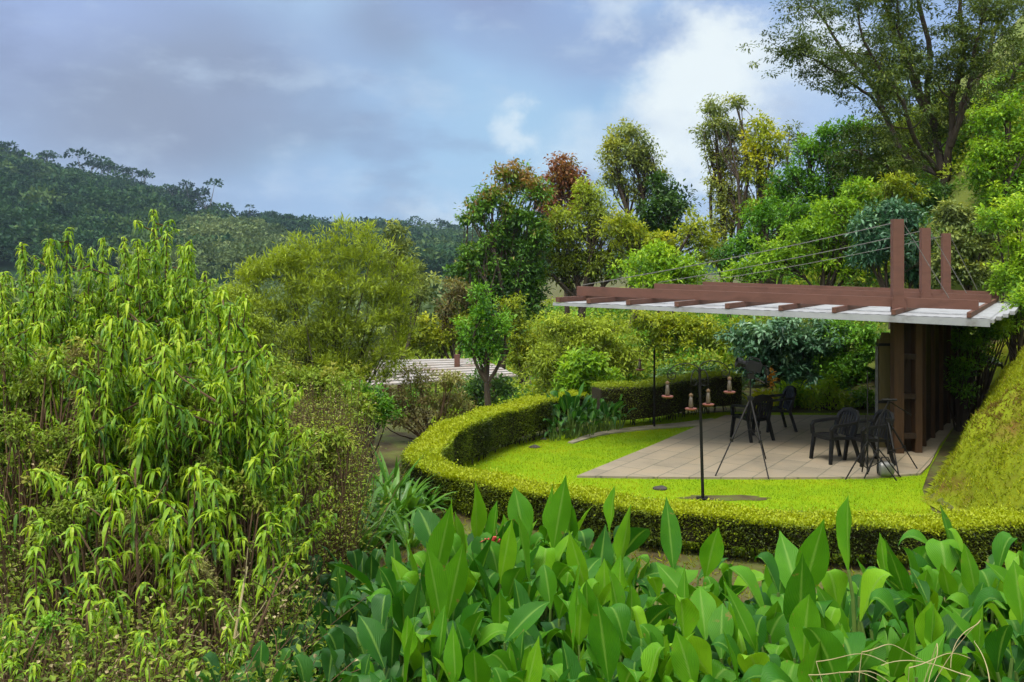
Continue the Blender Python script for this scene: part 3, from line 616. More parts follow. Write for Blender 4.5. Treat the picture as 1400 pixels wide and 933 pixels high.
def far_pavilion():
    t = thing('pavilion', (-1.8, 30, -3), 'low open pavilion down the slope with a weathered white and rusty striped roof', 'pavilion')
    A, B, C_, D_ = W(497, 527, 27), W(708, 513, 29), W(655, 489, 33), W(520, 491, 33)
    n = 9
    for i in range(n):
        f0, f1 = i / n, (i + .58) / n
        q = [A + (D_ - A) * f0, B + (C_ - B) * f0, A + (D_ - A) * f1, B + (C_ - B) * f1]
        z = np.array([0, 0, .05]); obj('roof_slat', [hexa([q[0] - z, q[1] - z, q[2] - z, q[3] - z, q[0], q[1], q[2], q[3]])], M['rustwhite'], t)
    for f in (.12, .5, .88):
        obj('beam', [bar(A + (B - A) * f - [0, 0, .06], D_ + (C_ - D_) * f - [0, 0, .06], (.1, 0, 0), .16)], M['redpaint'], t)
    for f, g in ((.15, .1), (.85, .1), (.2, .9), (.8, .9)):
        p = (A + (B - A) * f) * (1 - g) + (D_ + (C_ - D_) * f) * g; gz = float(G(p[0], p[1]))
        obj('post', [box((p[0], p[1], (gz + p[2] - .22) / 2), (.16, .16, p[2] - .22 - gz))], M['redpaint'], t)
    pm = W(625, 485, 31); q = W(625, 503, 31); obj('post', [box((pm[0], pm[1], (pm[2] + q[2]) / 2), (.18, .18, pm[2] - q[2]))], M['redpaint'], t)
far_pavilion()

# ------------------------------------------------------------------ things on the patio
PZ = .05
def make_chair(loc, rz, label, group):
    """monobloc armchair facing +Y before turning"""
    t = thing('plastic_armchair', (0, 0, 0), label, 'chair', group)
    seat = []
    xs_ = np.linspace(-.23, .23, 5); ys_ = np.linspace(-.21, .23, 5); X, Y = np.meshgrid(xs_, ys_)
    Z = .43 - .018 * (1 - (X / .23) ** 2) - .03 * (Y < -.1) + .012 * (Y > .2)
    for dz, flip in ((0, 0), (-.025, 1)):
        V = np.stack([X, Y, Z + dz], -1).reshape(-1, 3); i, j = np.meshgrid(range(4), range(4)); b = (j * 5 + i).ravel(); f = np.stack([b, b + 1, b + 6, b + 5], 1)
        seat.append((V, f[:, ::-1] if flip else f, None))
    seat.append(sweep([(-.235, .24, .42), (0, .25, .415), (.235, .24, .42)], (0, 0, 1), .06, .02))
    for s in (-1, 1): seat.append(sweep([(s * .24, -.22, .405), (s * .245, 0, .42), (s * .24, .24, .42)], (0, 0, 1), .05, .02))
    obj('seat', seat, M['black'], t)
    back = [sweep([(-.24, -.2, .42), (-.25, -.25, .6), (-.23, -.31, .76), (-.15, -.335, .835), (0, -.345, .86), (.15, -.335, .835), (.23, -.31, .76), (.25, -.25, .6), (.24, -.2, .42)], (0, 1, .12), .05, .06)]
    for x in (-.14, -.07, 0, .07, .14): back.append(sweep([(x, -.215, .42), (x * 1.03, -.275, .62), (x, -.335, .83)], (1, 0, 0), .042, .014))
    back.append(sweep([(-.19, -.325, .79), (0, -.345, .81), (.19, -.325, .79)], (0, -.2, 1), .1, .016))
    obj('backrest', back, M['black'], t)
    for s in (-1, 1):
        obj('arm', [sweep([(s * .245, -.27, .67), (s * .275, -.12, .655), (s * .285, .06, .645), (s * .275, .2, .63), (s * .262, .245, .58), (s * .25, .235, .43)], (1, 0, 0), .06, .045)], M['black'], t)
        obj('leg', [sweep([(s * .235, .215, .42), (s * .25, .245, .2), (s * .262, .265, 0)], (1, 0, 0), [.07, .055, .045], .045)], M['black'], t)
        obj('leg', [sweep([(s * .225, -.2, .42), (s * .245, -.27, .2), (s * .262, -.33, 0)], (1, 0, 0), [.07, .055, .045], .045)], M['black'], t)
    t.location = loc; t.rotation_euler = (0, 0, rz); return t
def gpos(px, py, z=PZ): d = (EYE - z) * F / (py - HZ); p = W(px, py, d); return (p[0], p[1], z)
grp = 'black plastic armchairs on the patio'
ch = make_chair(gpos(1140, 630), math.radians(108), 'black plastic armchair in the middle of the patio, clear of the stands', grp)
dup(ch, gpos(1186, 633), math.radians(100), label='black plastic armchair partly hidden by the light stands beside the timber columns')
dup(ch, gpos(1027, 600), math.radians(24), label='black plastic armchair standing between the legs of the tall camera tripod')
dup(ch, gpos(1060, 588), math.radians(96), label='black plastic armchair behind the tall camera tripod, farthest back on the patio')

def tripod(label, apex, feet, ztop, name, pale=False):
    a = np.array(apex, float); t = thing(name, (a[0], a[1], PZ), label, 'tripod')
    for f in feet:
        f = np.array(f, float); m = a * .45 + f * .55
        mat = M['pale'] if pale and f is feet[0] else M['blackmetal']
        lg = obj('leg', tubes(np.array([a, m]), np.array([.017, .017]), 8) + tubes(np.array([m, f]), np.array([.011, .011]), 8) + [box(m, (.045, .045, .05))], mat, t)
        br = np.array([a[0], a[1], a[2] - .5]); obj('brace', tubes(np.array([br, m]), np.array([.006, .006]), 5), M['blackmetal'], t)
    obj('centre_column', tubes(np.array([[a[0], a[1], a[2] - .55], [a[0], a[1], ztop]]), np.array([.014, .014]), 8) + [box((a[0], a[1], a[2]), (.08, .08, .07))], M['blackmetal'], t)
    return t
f1, f2, f3 = gpos(978, 651), gpos(1051, 655), gpos(1047, 628)
ap = W(1026, 545, f1[1] * .5 + f3[1] * .5 + .05)
tp = tripod('tall black camera tripod standing with spread legs on the patio', ap, [f1, f2, f3], 1.5, 'camera_tripod')
o = obj('pan_head', [box((ap[0], ap[1], 1.54), (.1, .1, .09))] + tubes(np.array([[ap[0] + .03, ap[1], 1.53], [ap[0] + .2, ap[1] - .12, 1.44]]), np.array([.009, .011]), 6), M['blackmetal'], tp)
def camera_obj():
    c = np.array([ap[0] + .01, ap[1], 1.59]); t = thing('video_camera', c, 'dark shoulder type camera tilted on top of the tall tripod', 'camera')
    def R(parts, ang=math.radians(-16)):
        ca, sa = math.cos(ang), math.sin(ang); out = []
        for V, f, l in parts:
            q = V - c; V2 = np.column_stack([q[:, 0] * ca - q[:, 2] * sa, q[:, 1], q[:, 0] * sa + q[:, 2] * ca]) + c; out.append((V2, f, l))
        return out
    body = [box(c + [0, 0, .11], (.26, .13, .15)), box(c + [.02, 0, .19], (.2, .1, .03)), box(c + [0, 0, .02], (.14, .09, .04))]
    t2 = obj('body', R(body), M['black'], t)
    th = np.linspace(0, 2 * np.pi, 15)[:-1]; rings = [(-.13, .055), (-.2, .06), (-.21, .075), (-.28, .085), (-.28, .07), (-.22, .06)]
    V = np.array([[x, r * math.cos(a), r * math.sin(a)] for x, r in rings for a in th]) + c + [0, 0, .11]
    f = np.array([[k * 14 + s, k * 14 + (s + 1) % 14, (k + 1) * 14 + (s + 1) % 14, (k + 1) * 14 + s] for k in range(5) for s in range(14)])
    obj('lens', R([(V, f, None), (V[28:42] * 1, np.array([list(range(14))]), None)]), M['black'], t2)
    obj('handle', R([sweep([c + [-.1, 0, .2], c + [-.08, 0, .25], c + [.08, 0, .25], c + [.1, 0, .2]], (0, 1, 0), .03, .025)]), M['black'], t2)
    obj('monitor', [box(c + [.24, -.05, .02], (.035, .14, .1))] + tubes(np.array([c + [.11, 0, .12], c + [.24, -.04, .12], c + [.24, -.05, -.15]]), np.full(3, .012), 6), M['black'], t)
camera_obj()
# light stands by the columns
s1 = gpos(1186, 654)
t = thing('light_stand', s1, 'slim black light stand rising beside the right hand pair of chairs', 'light stand')
obj('pole', tubes(np.array([[s1[0], s1[1], PZ + .06], [s1[0], s1[1], 1.0]]), np.full(2, .014), 8) + tubes(np.array([[s1[0], s1[1], 1.0], [s1[0], s1[1], 1.72]]), np.full(2, .009), 8) + [box((s1[0], s1[1], 1.0), (.05, .04, .05))], M['blackmetal'], t)
for a in (200, 330, 80):
    a = math.radians(a); e = np.array([s1[0] + .42 * math.cos(a), s1[1] + .42 * math.sin(a), PZ + .01]); 
    obj('leg', tubes(np.array([[s1[0], s1[1], .62], e]), np.full(2, .011), 6), M['blackmetal'], t)
    obj('brace', tubes(np.array([[s1[0], s1[1], .2], (e + [s1[0], s1[1], .62]) / 2]), np.full(2, .008), 6), M['blackmetal'], t)
s2 = gpos(1200, 652)
t = thing('light_stand', s2, 'folded low black stand with crossed legs in front of the slim light stand', 'light stand')
obj('pole', tubes(np.array([[s2[0], s2[1], PZ + .05], [s2[0] + .02, s2[1], .95]]), np.full(2, .013), 8), M['blackmetal'], t)
for a in (215, 345, 95):
    a = math.radians(a); e = np.array([s2[0] + .34 * math.cos(a), s2[1] + .3 * math.sin(a), PZ + .01]); obj('leg', tubes(np.array([[s2[0], s2[1], .5], e]), np.full(2, .011), 6), M['blackmetal'], t)
obj('crossbar', tubes(np.array([W(1206, 547, s2[1]), W(1226, 547, s2[1])]), np.full(2, .018), 8) + tubes(np.array([W(1216, 549, s2[1]), W(1246, 568, s2[1] + .2)]), np.full(2, .010), 6) + tubes(np.array([[s2[0] + .02, s2[1], .95], W(1216, 548, s2[1])]), np.full(2, .012), 6), M['blackmetal'], t)
g1, g2, g3 = gpos(1229, 651), gpos(1254, 641), gpos(1222, 630)
tripod('short tripod with pale wooden leg against the foot of the timber columns', W(1214, 575, 14.9), [g1, g2, g3], .98, 'folding_tripod', True)
b0 = gpos(1210, 650); t = thing('equipment_bag', b0, 'grey equipment bag on the patio between the stand legs', 'bag')
rng = RNG(5)
bm = bmesh.new(); bmesh.ops.create_icosphere(bm, subdivisions=3, radius=1); V = np.array([v.co[:] for v in bm.verts]); fc = np.array([[v.index for v in f.verts] for f in bm.faces]); bm.free()
Vb = np.sign(V) * np.abs(V) ** .7 * [.13, .1, .12] * (1 + .05 * np.sin(V[:, :1] * 9)); Vb[:, 2] = np.maximum(Vb[:, 2], -.1)
bb = obj('bag_body', [(Vb + np.array(b0) + [0, 0, .1], fc, None)], M['grey'], t, True)
obj('strap', [sweep([np.array(b0) + q for q in ((-.08, 0, .2), (-.05, 0, .28), (.05, 0, .28), (.08, 0, .2))], (0, 1, 0), .03, .008)], M['black'], bb)
# olive board by the column
p = W(1209, 575, 16.7)
t = thing('timber_board', (p[0], p[1], PZ), 'tall olive coloured board standing on end left of the timber columns', 'board')
zb = EYE - (455 - HZ) * 16.7 / F
bd = obj('board', [hexa([(p[0] - .125, p[1] - .06, PZ), (p[0] + .125, p[1] - .06, PZ), (p[0] - .125, p[1] + .06, PZ), (p[0] + .125, p[1] + .06, PZ), (p[0] - .115, p[1] - .06, zb - .12), (p[0] + .12, p[1] - .06, zb - .1), (p[0] - .115, p[1] + .06, zb - .12), (p[0] + .12, p[1] + .06, zb - .1)]), hexa([(p[0] - .06, p[1] - .05, zb - .11), (p[0] + .1, p[1] - .05, zb - .11), (p[0] - .06, p[1] + .05, zb - .11), (p[0] + .1, p[1] + .05, zb - .11), (p[0] - .04, p[1] - .05, zb), (p[0] + .09, p[1] - .05, zb), (p[0] - .04, p[1] + .05, zb), (p[0] + .09, p[1] + .05, zb)])], M['olivepanel'], t)
for y in (471, 549): obj('strap', [box((p[0], p[1], EYE - (y - HZ) * 16.7 / F), (.27, .14, .05))], M['black'], bd)
obj('edge_strip', [box((p[0] - .15, p[1] - .02, zb / 2 - .1), (.03, .06, zb - .3))], M['grey'], t)

# iron hook posts and bird feeders
def hook_post(base, top, label, arms, lean=(0, 0)):
    b = np.array(base, float); tp = np.array([b[0] + lean[0], b[1], top])
    t = thing('hook_post', b, label, 'garden post', 'iron hook posts')
    obj('pole', tubes(np.array([b, b * .5 + tp * .5, tp]), np.array([.024, .022, .02]), 8) + [box(b + [0, 0, .015], (.16, .16, .02))], M['blackmetal'], t)
    ends = []
    for ang, rad, dz in arms:
        a = math.radians(ang); h = np.array([math.cos(a), math.sin(a), 0])
        th = np.linspace(0, math.pi, 12); P = tp + np.array([0, 0, dz]) + h * (rad / 2 * (1 - np.cos(th)))[:, None] + np.array([0, 0, 1]) * (.13 * np.sin(th) - .07 * th / math.pi)[:, None]
        sp = np.linspace(0, 2.2 * math.pi, 16); rs = .07 * (1 - sp / 9); Q = P[-1] + h * (np.cos(sp) * rs - .07)[:, None] - np.array([0, 0, 1]) * (np.sin(sp) * rs)[:, None]
        obj('hook', tubes(P, np.full(12, .008), 6) + tubes(Q, np.full(16, .007), 5), M['blackmetal'], t); ends.append(P[-1])
    return ends
FE = []
def feeder(top, zt, label):
    c = np.array([top[0], top[1], zt])
    t = thing('bird_feeder', c, label, 'bird feeder', 'bird feeders with red trays hung from the iron posts')
    bo = obj('bottle', [lathe([(.001, .02), (.03, .02), (.034, .04), (.032, .09), (.028, .13), (.02, .19), (.001, .195)], c, 12)], M['bottle'], t, True)
    obj('tray', [lathe([(.001, -.02), (.065, -.012), (.085, .006), (.085, .016), (.075, .02), (.045, .018), (.001, .018)], c, 16)], M['redplastic'], t)
    obj('cap', [lathe([(.03, .185), (.03, .21), (.012, .225), (.001, .235)], c, 12)], M['stem'], bo)
    obj('wire', tubes(np.array([c + [0, 0, .23], top]), np.full(2, .004), 5), M['blackmetal'], t)
b1 = gpos(961, 683, .015); z1t = EYE - (503 - HZ) * b1[1] / F
e1 = hook_post(b1, z1t, 'tall iron hook post on the lawn in front of the patio', [(175, .45, -.04), (5, .44, 0), (215, .17, -.12), (-40, .14, -.12)], (-.05, 0))
for e, y, lb in zip(e1, (543, 537, 560, 554), ('bird feeder at the end of the long left arm of the tall iron post', 'bird feeder hanging right of the tall iron post, nearest the camera tripod', 'lowest bird feeder, hanging just left of the tall iron post', 'bird feeder hanging close to the right side of the tall iron post')):
    feeder(e, EYE - (y - HZ) * e[1] / F, lb)
b2 = (2.95, 18.95, 0.0)
e2 = hook_post(b2, EYE - (478 - HZ) * 18.95 / F, 'iron hook post standing behind the far clipped hedge', [(180, .3, 0), (0, .3, 0)])
feeder(e2[0], EYE - (506 - HZ) * e2[0][1] / F, 'small pale bird feeder hanging from the iron post behind the hedge')
# dark stones on the lawn
for i, (px, py, r, lb) in enumerate([(903, 669, .075, 'small dark stone on the lawn left of the iron hook post'), (731, 612, .07, 'dark stone at the foot of the hedge on the far lawn'), (743, 601, .05, 'smaller dark stone on the far lawn near the hedge')]):
    c = gpos(px, py, .02); Vs = V * [r * 1.4, r, r * .7] * (1 + .12 * np.sin(V * 5 + i).sum(1, keepdims=True) / 2)
    tag(obj('stone', [(Vs + c, fc, None)], M['stone'], org=c), lb, 'stone')
# pale sheet among the shrubs right of the columns
c = W(1346, 505, 21.5)
t = thing('tarpaulin', c, 'pale bluish white sheet glimpsed among shrubs right of the timber columns', 'sheet')
xs_ = np.linspace(-.35, .35, 9); ys_ = np.linspace(-.4, .4, 7); X, Y = np.meshgrid(xs_, ys_); Z = .32 - .5 * (np.abs(X) / .35) ** 3 * .5 - .12 * (Y < -.2) + .03 * np.sin(X * 17) * np.cos(Y * 11)
i, j = np.meshgrid(range(8), range(6)); b = (j * 9 + i).ravel()
obj('cloth', [(np.stack([X, Y, Z], -1).reshape(-1, 3) + c, np.stack([b, b + 1, b + 10, b + 9], 1), None)], M['white'], t, True)
obj('frame', tubes(np.stack([[c + [x, y, -.9], c + [x, y, .2]] for x in (-.25, .25) for y in (-.3, .3)]), np.full((4, 2), .02), 6), M['cable'], t)

# ------------------------------------------------------------------ trees and shrubs
STY = {  # material, clump radius (px), leaf length, width (px), leaves per clump, droop, flatness
    'green': ('green', 9, 5.5, 2.6, 46, .1), 'lime': ('lime', 9, 6, 2.6, 46, .15), 'yellow': ('yellow', 9, 5.5, 2.6, 46, .15),
    'dark': ('dark', 9, 6, 2.8, 46, .1), 'blue': ('blue', 10, 8, 3.4, 40, .25), 'red': ('red', 8, 5.5, 2.6, 46, .2), 'redgreen': ('redgreen', 9, 6, 2.8, 46, .1),
    'pale': ('pale', 8, 4.6, 2.2, 44, .15), 'olive': ('olive', 9, 5.5, 2.0, 46, .2), 'willow': ('olive', 9, 8, 1.5, 46, -.15), 'twiggy': ('twiggy', 8, 5, 2.0, 34, .1), 'weed': ('weed', 10, 7, 3.0, 36, .25),
}
def tree(name, cat, label, d, base, lobes, style, seed, dens=1.0, open_=0., trunk=.16, bark='bark', group=None, tint=0., spread=.8, limbs=True, basez=None, lsc=1.):
    """base: picture column of the foot; lobes: (px, py, rx, ry[, tint]) seen at distance d"""
    rng = RNG(seed); mat, rc, ll, lw, nl, dr = STY[style]; k = d / F
    bx_ = (base - 700) * k; bz = float(G(bx_, d)) if basez is None else basez
    foot = np.array([bx_, d, bz])
    t = thing(name, foot, label, cat, group)
    Cc = []; Rr = []; Tt = []; Li = []; centres = []
    for li, lb in enumerate(lobes):
        px, py, rx, ry = lb[:4]; tl = lb[4] if len(lb) > 4 else 0
        dd = d + rng.uniform(-.45, .45) * rx * k * spread
        c = W(px, py, dd); r = np.array([rx, .5 * (rx + ry) * spread, ry]) * k; centres.append(c)
        n = max(4, int(dens * 3.4 * rx * ry / rc ** 2 * (.6 + .4 * spread)))
        u = nrm(rng.normal(size=(n, 3))); rad = (open_ + (1 - open_) * rng.random((n, 1)) ** .5) * (1 + .16 * rng.normal(size=(n, 1)))
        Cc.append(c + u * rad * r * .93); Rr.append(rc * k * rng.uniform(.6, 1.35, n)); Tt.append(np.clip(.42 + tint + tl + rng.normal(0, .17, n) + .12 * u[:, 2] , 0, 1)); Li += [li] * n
    Cc = np.vstack(Cc); Rr = np.concatenate(Rr); Tt = np.concatenate(Tt); Li = np.array(Li); centres = np.array(centres)
    keep = Cc[:, 2] > G(Cc[:, 0], Cc[:, 1]) + .02; Cc, Rr, Tt, Li = Cc[keep], Rr[keep], Tt[keep], Li[keep]
    m = len(Cc); off = rng.normal(0, .55, (m, nl, 3)) * Rr[:, None, None] * [1, 1, .62]
    P = (Cc[:, None] + off).reshape(-1, 3); D = (nrm(off + 1e-6) * .8 + rng.normal(0, .55, off.shape) + [0, 0, .1 - dr]).reshape(-1, 3)
    n = m * nl; L = ll * k * lsc * rng.uniform(.6, 1.4, n)
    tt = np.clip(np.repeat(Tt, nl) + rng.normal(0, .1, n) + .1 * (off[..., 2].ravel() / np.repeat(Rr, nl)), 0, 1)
    zc = P[:, 2] > G(P[:, 0], P[:, 1]) - .02
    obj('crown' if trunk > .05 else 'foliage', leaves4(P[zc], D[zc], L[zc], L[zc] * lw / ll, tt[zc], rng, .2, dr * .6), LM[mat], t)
    # wood
    parts = []
    if limbs:
        nl_ = len(centres); low = centres[:, 2].min(); hub = foot + (np.array([centres[:, 0].mean(), centres[:, 1].mean(), max(low, bz + .3 * (centres[:, 2].max() - bz))]) - foot) * np.array([.5, .5, .55])
        P0 = np.vstack([curve(foot - [0, 0, .1], hub, rng.normal(0, .04, 3) * np.linalg.norm(hub - foot), 6)])
        parts += tubes(P0, np.linspace(trunk, trunk * .7, 6)[None], 8)
        Pl = curve(np.repeat(hub[None], nl_, 0), centres, rng.normal(0, .07, (nl_, 3)) * np.linalg.norm(centres - hub, axis=1)[:, None] + np.array([0, 0, .0]), 7)
        parts += tubes(Pl, np.tile(np.linspace(trunk * .6, trunk * .2, 7), (nl_, 1)), 6)
        sel = rng.random(m) < .55; A = Pl[Li[sel], rng.integers(3, 7, sel.sum())]
        Pb = curve(A, Cc[sel], rng.normal(0, .08, (sel.sum(), 3)) * np.linalg.norm(A - Cc[sel], axis=1)[:, None], 5)
        parts += tubes(Pb, np.tile(np.linspace(trunk * .16, trunk * .05 + .002, 5), (sel.sum(), 1)), 4)
    else:
        ns = min(m, 40); idx = rng.choice(m, ns, False); A = foot + np.column_stack([rng.normal(0, .25, (ns, 2)) * lobes[0][2] * k, np.zeros(ns)]); A[:, 2] = G(A[:, 0], A[:, 1]) - .03
        parts += tubes(curve(A, Cc[idx], rng.normal(0, .08, (ns, 3)), 6), np.tile(np.linspace(max(trunk, .014), .005, 6), (ns, 1)), 5)
    obj('trunk' if trunk > .05 else 'stems', parts, M[bark], t)
    return t

def scrub():
    rng = RNG(150); n = 1500; y = 26.5 + 50 * rng.random(n) ** 1.3; px = rng.uniform(560, 1440, n); x = (px - 700) / F * y
    k = ~((px > 1300) & (y > 45)); x, y = x[k], y[k]; n = len(x); R = rng.uniform(.45, 1.0, n) * (1 + (y - 26) * .012)
    C = np.stack([x, y, G(x, y) + R * .45], 1); tint = np.clip(rng.normal(.45, .2, n), 0, 1); h = rng.random(n) < .5
    tag(obj('hillside_scrub', [blobcrowns(C[h], R[h], 240, .13, rng, tint[h])], LM['green']), kind='stuff')
    tag(obj('hillside_scrub', [blobcrowns(C[~h], R[~h], 240, .13, rng, tint[~h])], LM['olive']), kind='stuff')
scrub()
# --- the tall trees behind the pavilion
tree('tree', 'tree', 'dark tree with red brown top and glossy green lower limbs, leftmost tall tree', 40, 690,
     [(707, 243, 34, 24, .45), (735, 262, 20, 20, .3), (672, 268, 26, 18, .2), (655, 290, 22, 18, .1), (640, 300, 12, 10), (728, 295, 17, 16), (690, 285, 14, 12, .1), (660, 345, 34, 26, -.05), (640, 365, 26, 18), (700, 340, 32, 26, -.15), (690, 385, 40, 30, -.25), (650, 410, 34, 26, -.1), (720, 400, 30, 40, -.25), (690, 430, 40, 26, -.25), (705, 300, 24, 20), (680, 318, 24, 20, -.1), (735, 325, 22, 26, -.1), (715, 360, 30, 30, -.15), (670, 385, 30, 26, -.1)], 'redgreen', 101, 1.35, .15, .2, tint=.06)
tree('tree', 'tree', 'small brown leaved tree low beside the dark red topped tree', 37, 626, [(622, 395, 24, 20, .1), (612, 420, 18, 16), (640, 405, 18, 18), (618, 440, 22, 18, -.1)], 'twiggy', 102, .9, .2, .12, tint=-.22)
tree('tree', 'tree', 'rust red crowned tree rising behind the olive tree, right of the red topped dark tree', 46, 775, [(768, 232, 26, 20, .1), (785, 250, 22, 18), (762, 262, 22, 26), (752, 290, 18, 24, -.1), (790, 275, 20, 20, -.1)], 'red', 103, 1.15, .2, .16, tint=.08)
tree('tree', 'tree', 'broad olive green tree between the rust red crown and the tall pale tree', 42, 800,
     [(800, 268, 30, 22, .2), (770, 305, 36, 26, .1), (820, 295, 34, 28), (845, 325, 34, 28), (790, 335, 40, 28, -.1), (745, 330, 30, 26, .25), (735, 360, 30, 26), (780, 365, 44, 26, -.2), (840, 360, 40, 26, -.2)], 'olive', 104, 1.05, .2, .25)
tree('tree', 'tree', 'tall pale grey crowned tree with a dark stem, highest of the left group', 48, 872,
     [(858, 178, 28, 18, .1), (838, 200, 20, 20, .3), (880, 205, 26, 26, -.1), (858, 215, 30, 26, .15), (850, 245, 26, 22, .1), (890, 240, 26, 20), (870, 262, 22, 18, .1), (835, 230, 14, 22, .3)], 'pale', 105, .95, .25, .22, tint=.14)
tree('tree', 'tree', 'dark leafy tree tucked under the right side of the tall pale tree', 47, 905, [(905, 258, 26, 20), (922, 280, 22, 24), (895, 290, 26, 26), (918, 310, 22, 22), (880, 312, 22, 20, -.1), (905, 335, 26, 22, -.1)], 'dark', 106, 1.1, .2, .2)
tree('tree', 'tree', 'yellow green bushy tree below the dark leafy tree', 38, 850, [(850, 310, 30, 22), (905, 330, 30, 22, .1), (875, 335, 34, 24), (945, 310, 26, 22, .1), (960, 335, 24, 26)], 'yellow', 107, .95, .2, .15)
tree('shrub', 'shrub', 'bright lime feathery shrub showing above the left end of the pavilion roof', 31, 905, [(900, 345, 26, 16), (880, 362, 38, 20), (925, 362, 36, 22), (900, 382, 56, 20), (950, 378, 26, 18)], 'lime', 108, 1.0, .1, .1, group=None)
tree('tree', 'tree', 'tall slim yellow tinged tree with a pale airy top against the white cloud', 44, 1000,
     [(975, 150, 20, 18, .0), (1005, 140, 16, 16), (990, 170, 26, 20), (965, 185, 16, 20), (1010, 185, 22, 20, .2), (985, 215, 24, 24, .3), (1015, 225, 24, 24, .3), (985, 255, 26, 26, .3), (1010, 275, 26, 26, .15), (985, 300, 28, 26, .2), (975, 340, 24, 24, .2)], 'pale', 109, 1.0, .2, .18, tint=.12)
tree('tree', 'tree', 'yellow flecked tree standing right of the slim airy tree', 43, 1045, [(1045, 172, 18, 16, .2), (1035, 195, 24, 22, .25), (1060, 200, 20, 20), (1040, 230, 26, 26, .2), (1055, 265, 24, 26), (1030, 290, 24, 26)], 'yellow', 110, .9, .3, .2)
tree('tree', 'tree', 'thin grey twiggy tree peeping between the yellow flecked tree and the green slope', 46, 1085, [(1080, 180, 18, 16), (1095, 195, 16, 16), (1075, 210, 16, 18)], 'pale', 111, .55, .3, .14, 'greybark')
tree('tree', 'tree', 'rounded mid green tree under the left limbs of the big spreading tree', 38, 1120,
     [(1140, 185, 30, 20, .1), (1175, 180, 30, 22, .05), (1110, 210, 30, 24, .1), (1150, 220, 40, 28), (1085, 245, 28, 26), (1125, 260, 40, 30, -.1), (1070, 285, 30, 28), (1190, 225, 30, 26, -.1)], 'green', 112, 1.05, .2, .22)
tree('tree', 'tree', 'darker green tree below the rounded mid green tree, its stem hidden', 34, 1060, [(1045, 300, 36, 26), (1085, 300, 36, 28, .1), (1030, 335, 34, 24, -.15), (1120, 300, 36, 26, .1), (1075, 335, 44, 26, -.05), (1000, 350, 26, 20, -.2)], 'green', 113, 1.05, .15, .18)
tree('shrub', 'shrub', 'vivid green arching shrub above the middle of the pavilion roof', 29, 1120, [(1175, 262, 34, 16), (1140, 290, 38, 20), (1110, 320, 44, 24), (1160, 315, 40, 24), (1060, 350, 50, 26), (1130, 352, 50, 28), (1180, 350, 30, 26), (1020, 372, 40, 16)], 'lime', 114, 1.05, .1, .1, tint=-.12)
tree('shrub', 'shrub', 'glossy blue green shrub directly behind the tallest mast', 26, 1215, [(1215, 288, 40, 18), (1240, 300, 30, 22), (1195, 310, 32, 24), (1230, 335, 44, 28, -.1), (1185, 345, 26, 24), (1250, 370, 36, 22, -.1)], 'blue', 115, 1.1, .1, .1)
tree('shrub', 'shrub', 'yellowish bush at the foot of the big spreading tree', 28, 1225, [(1225, 250, 26, 14), (1212, 260, 20, 12), (1245, 262, 20, 14)], 'yellow', 116, .9, .1, .06)
tree('shrub', 'shrub', 'pale silvery leaved bush right of the shortest mast', 25, 1330, [(1300, 295, 26, 18), (1335, 310, 36, 22, -.1), (1310, 335, 36, 24), (1350, 345, 34, 24), (1325, 372, 40, 20), (1290, 365, 20, 22)], 'pale', 117, 1.1, .1, .07, lsc=1.5)
tree('shrub', 'shrub', 'yellow green bush at the right edge of the view above the roof corner', 22, 1390, [(1385, 290, 34, 24), (1360, 300, 26, 20, -.1), (1395, 340, 30, 30, .1), (1375, 380, 28, 24), (1400, 380, 20, 30)], 'lime', 118, 1.1, .1, .07)
tree('tree', 'tree', 'bushy green tree on the slope at the right edge, below the bare grassy hillside', 32, 1385, [(1392, 165, 26, 22), (1365, 190, 26, 22), (1385, 215, 32, 26), (1350, 235, 32, 26, -.1), (1325, 200, 24, 24, -.1), (1400, 255, 34, 26), (1360, 268, 40, 20, .1), (1330, 255, 24, 20, -.1), (1320, 225, 22, 22, -.15)], 'green', 119, 1.0, .2, .16, tint=.08)
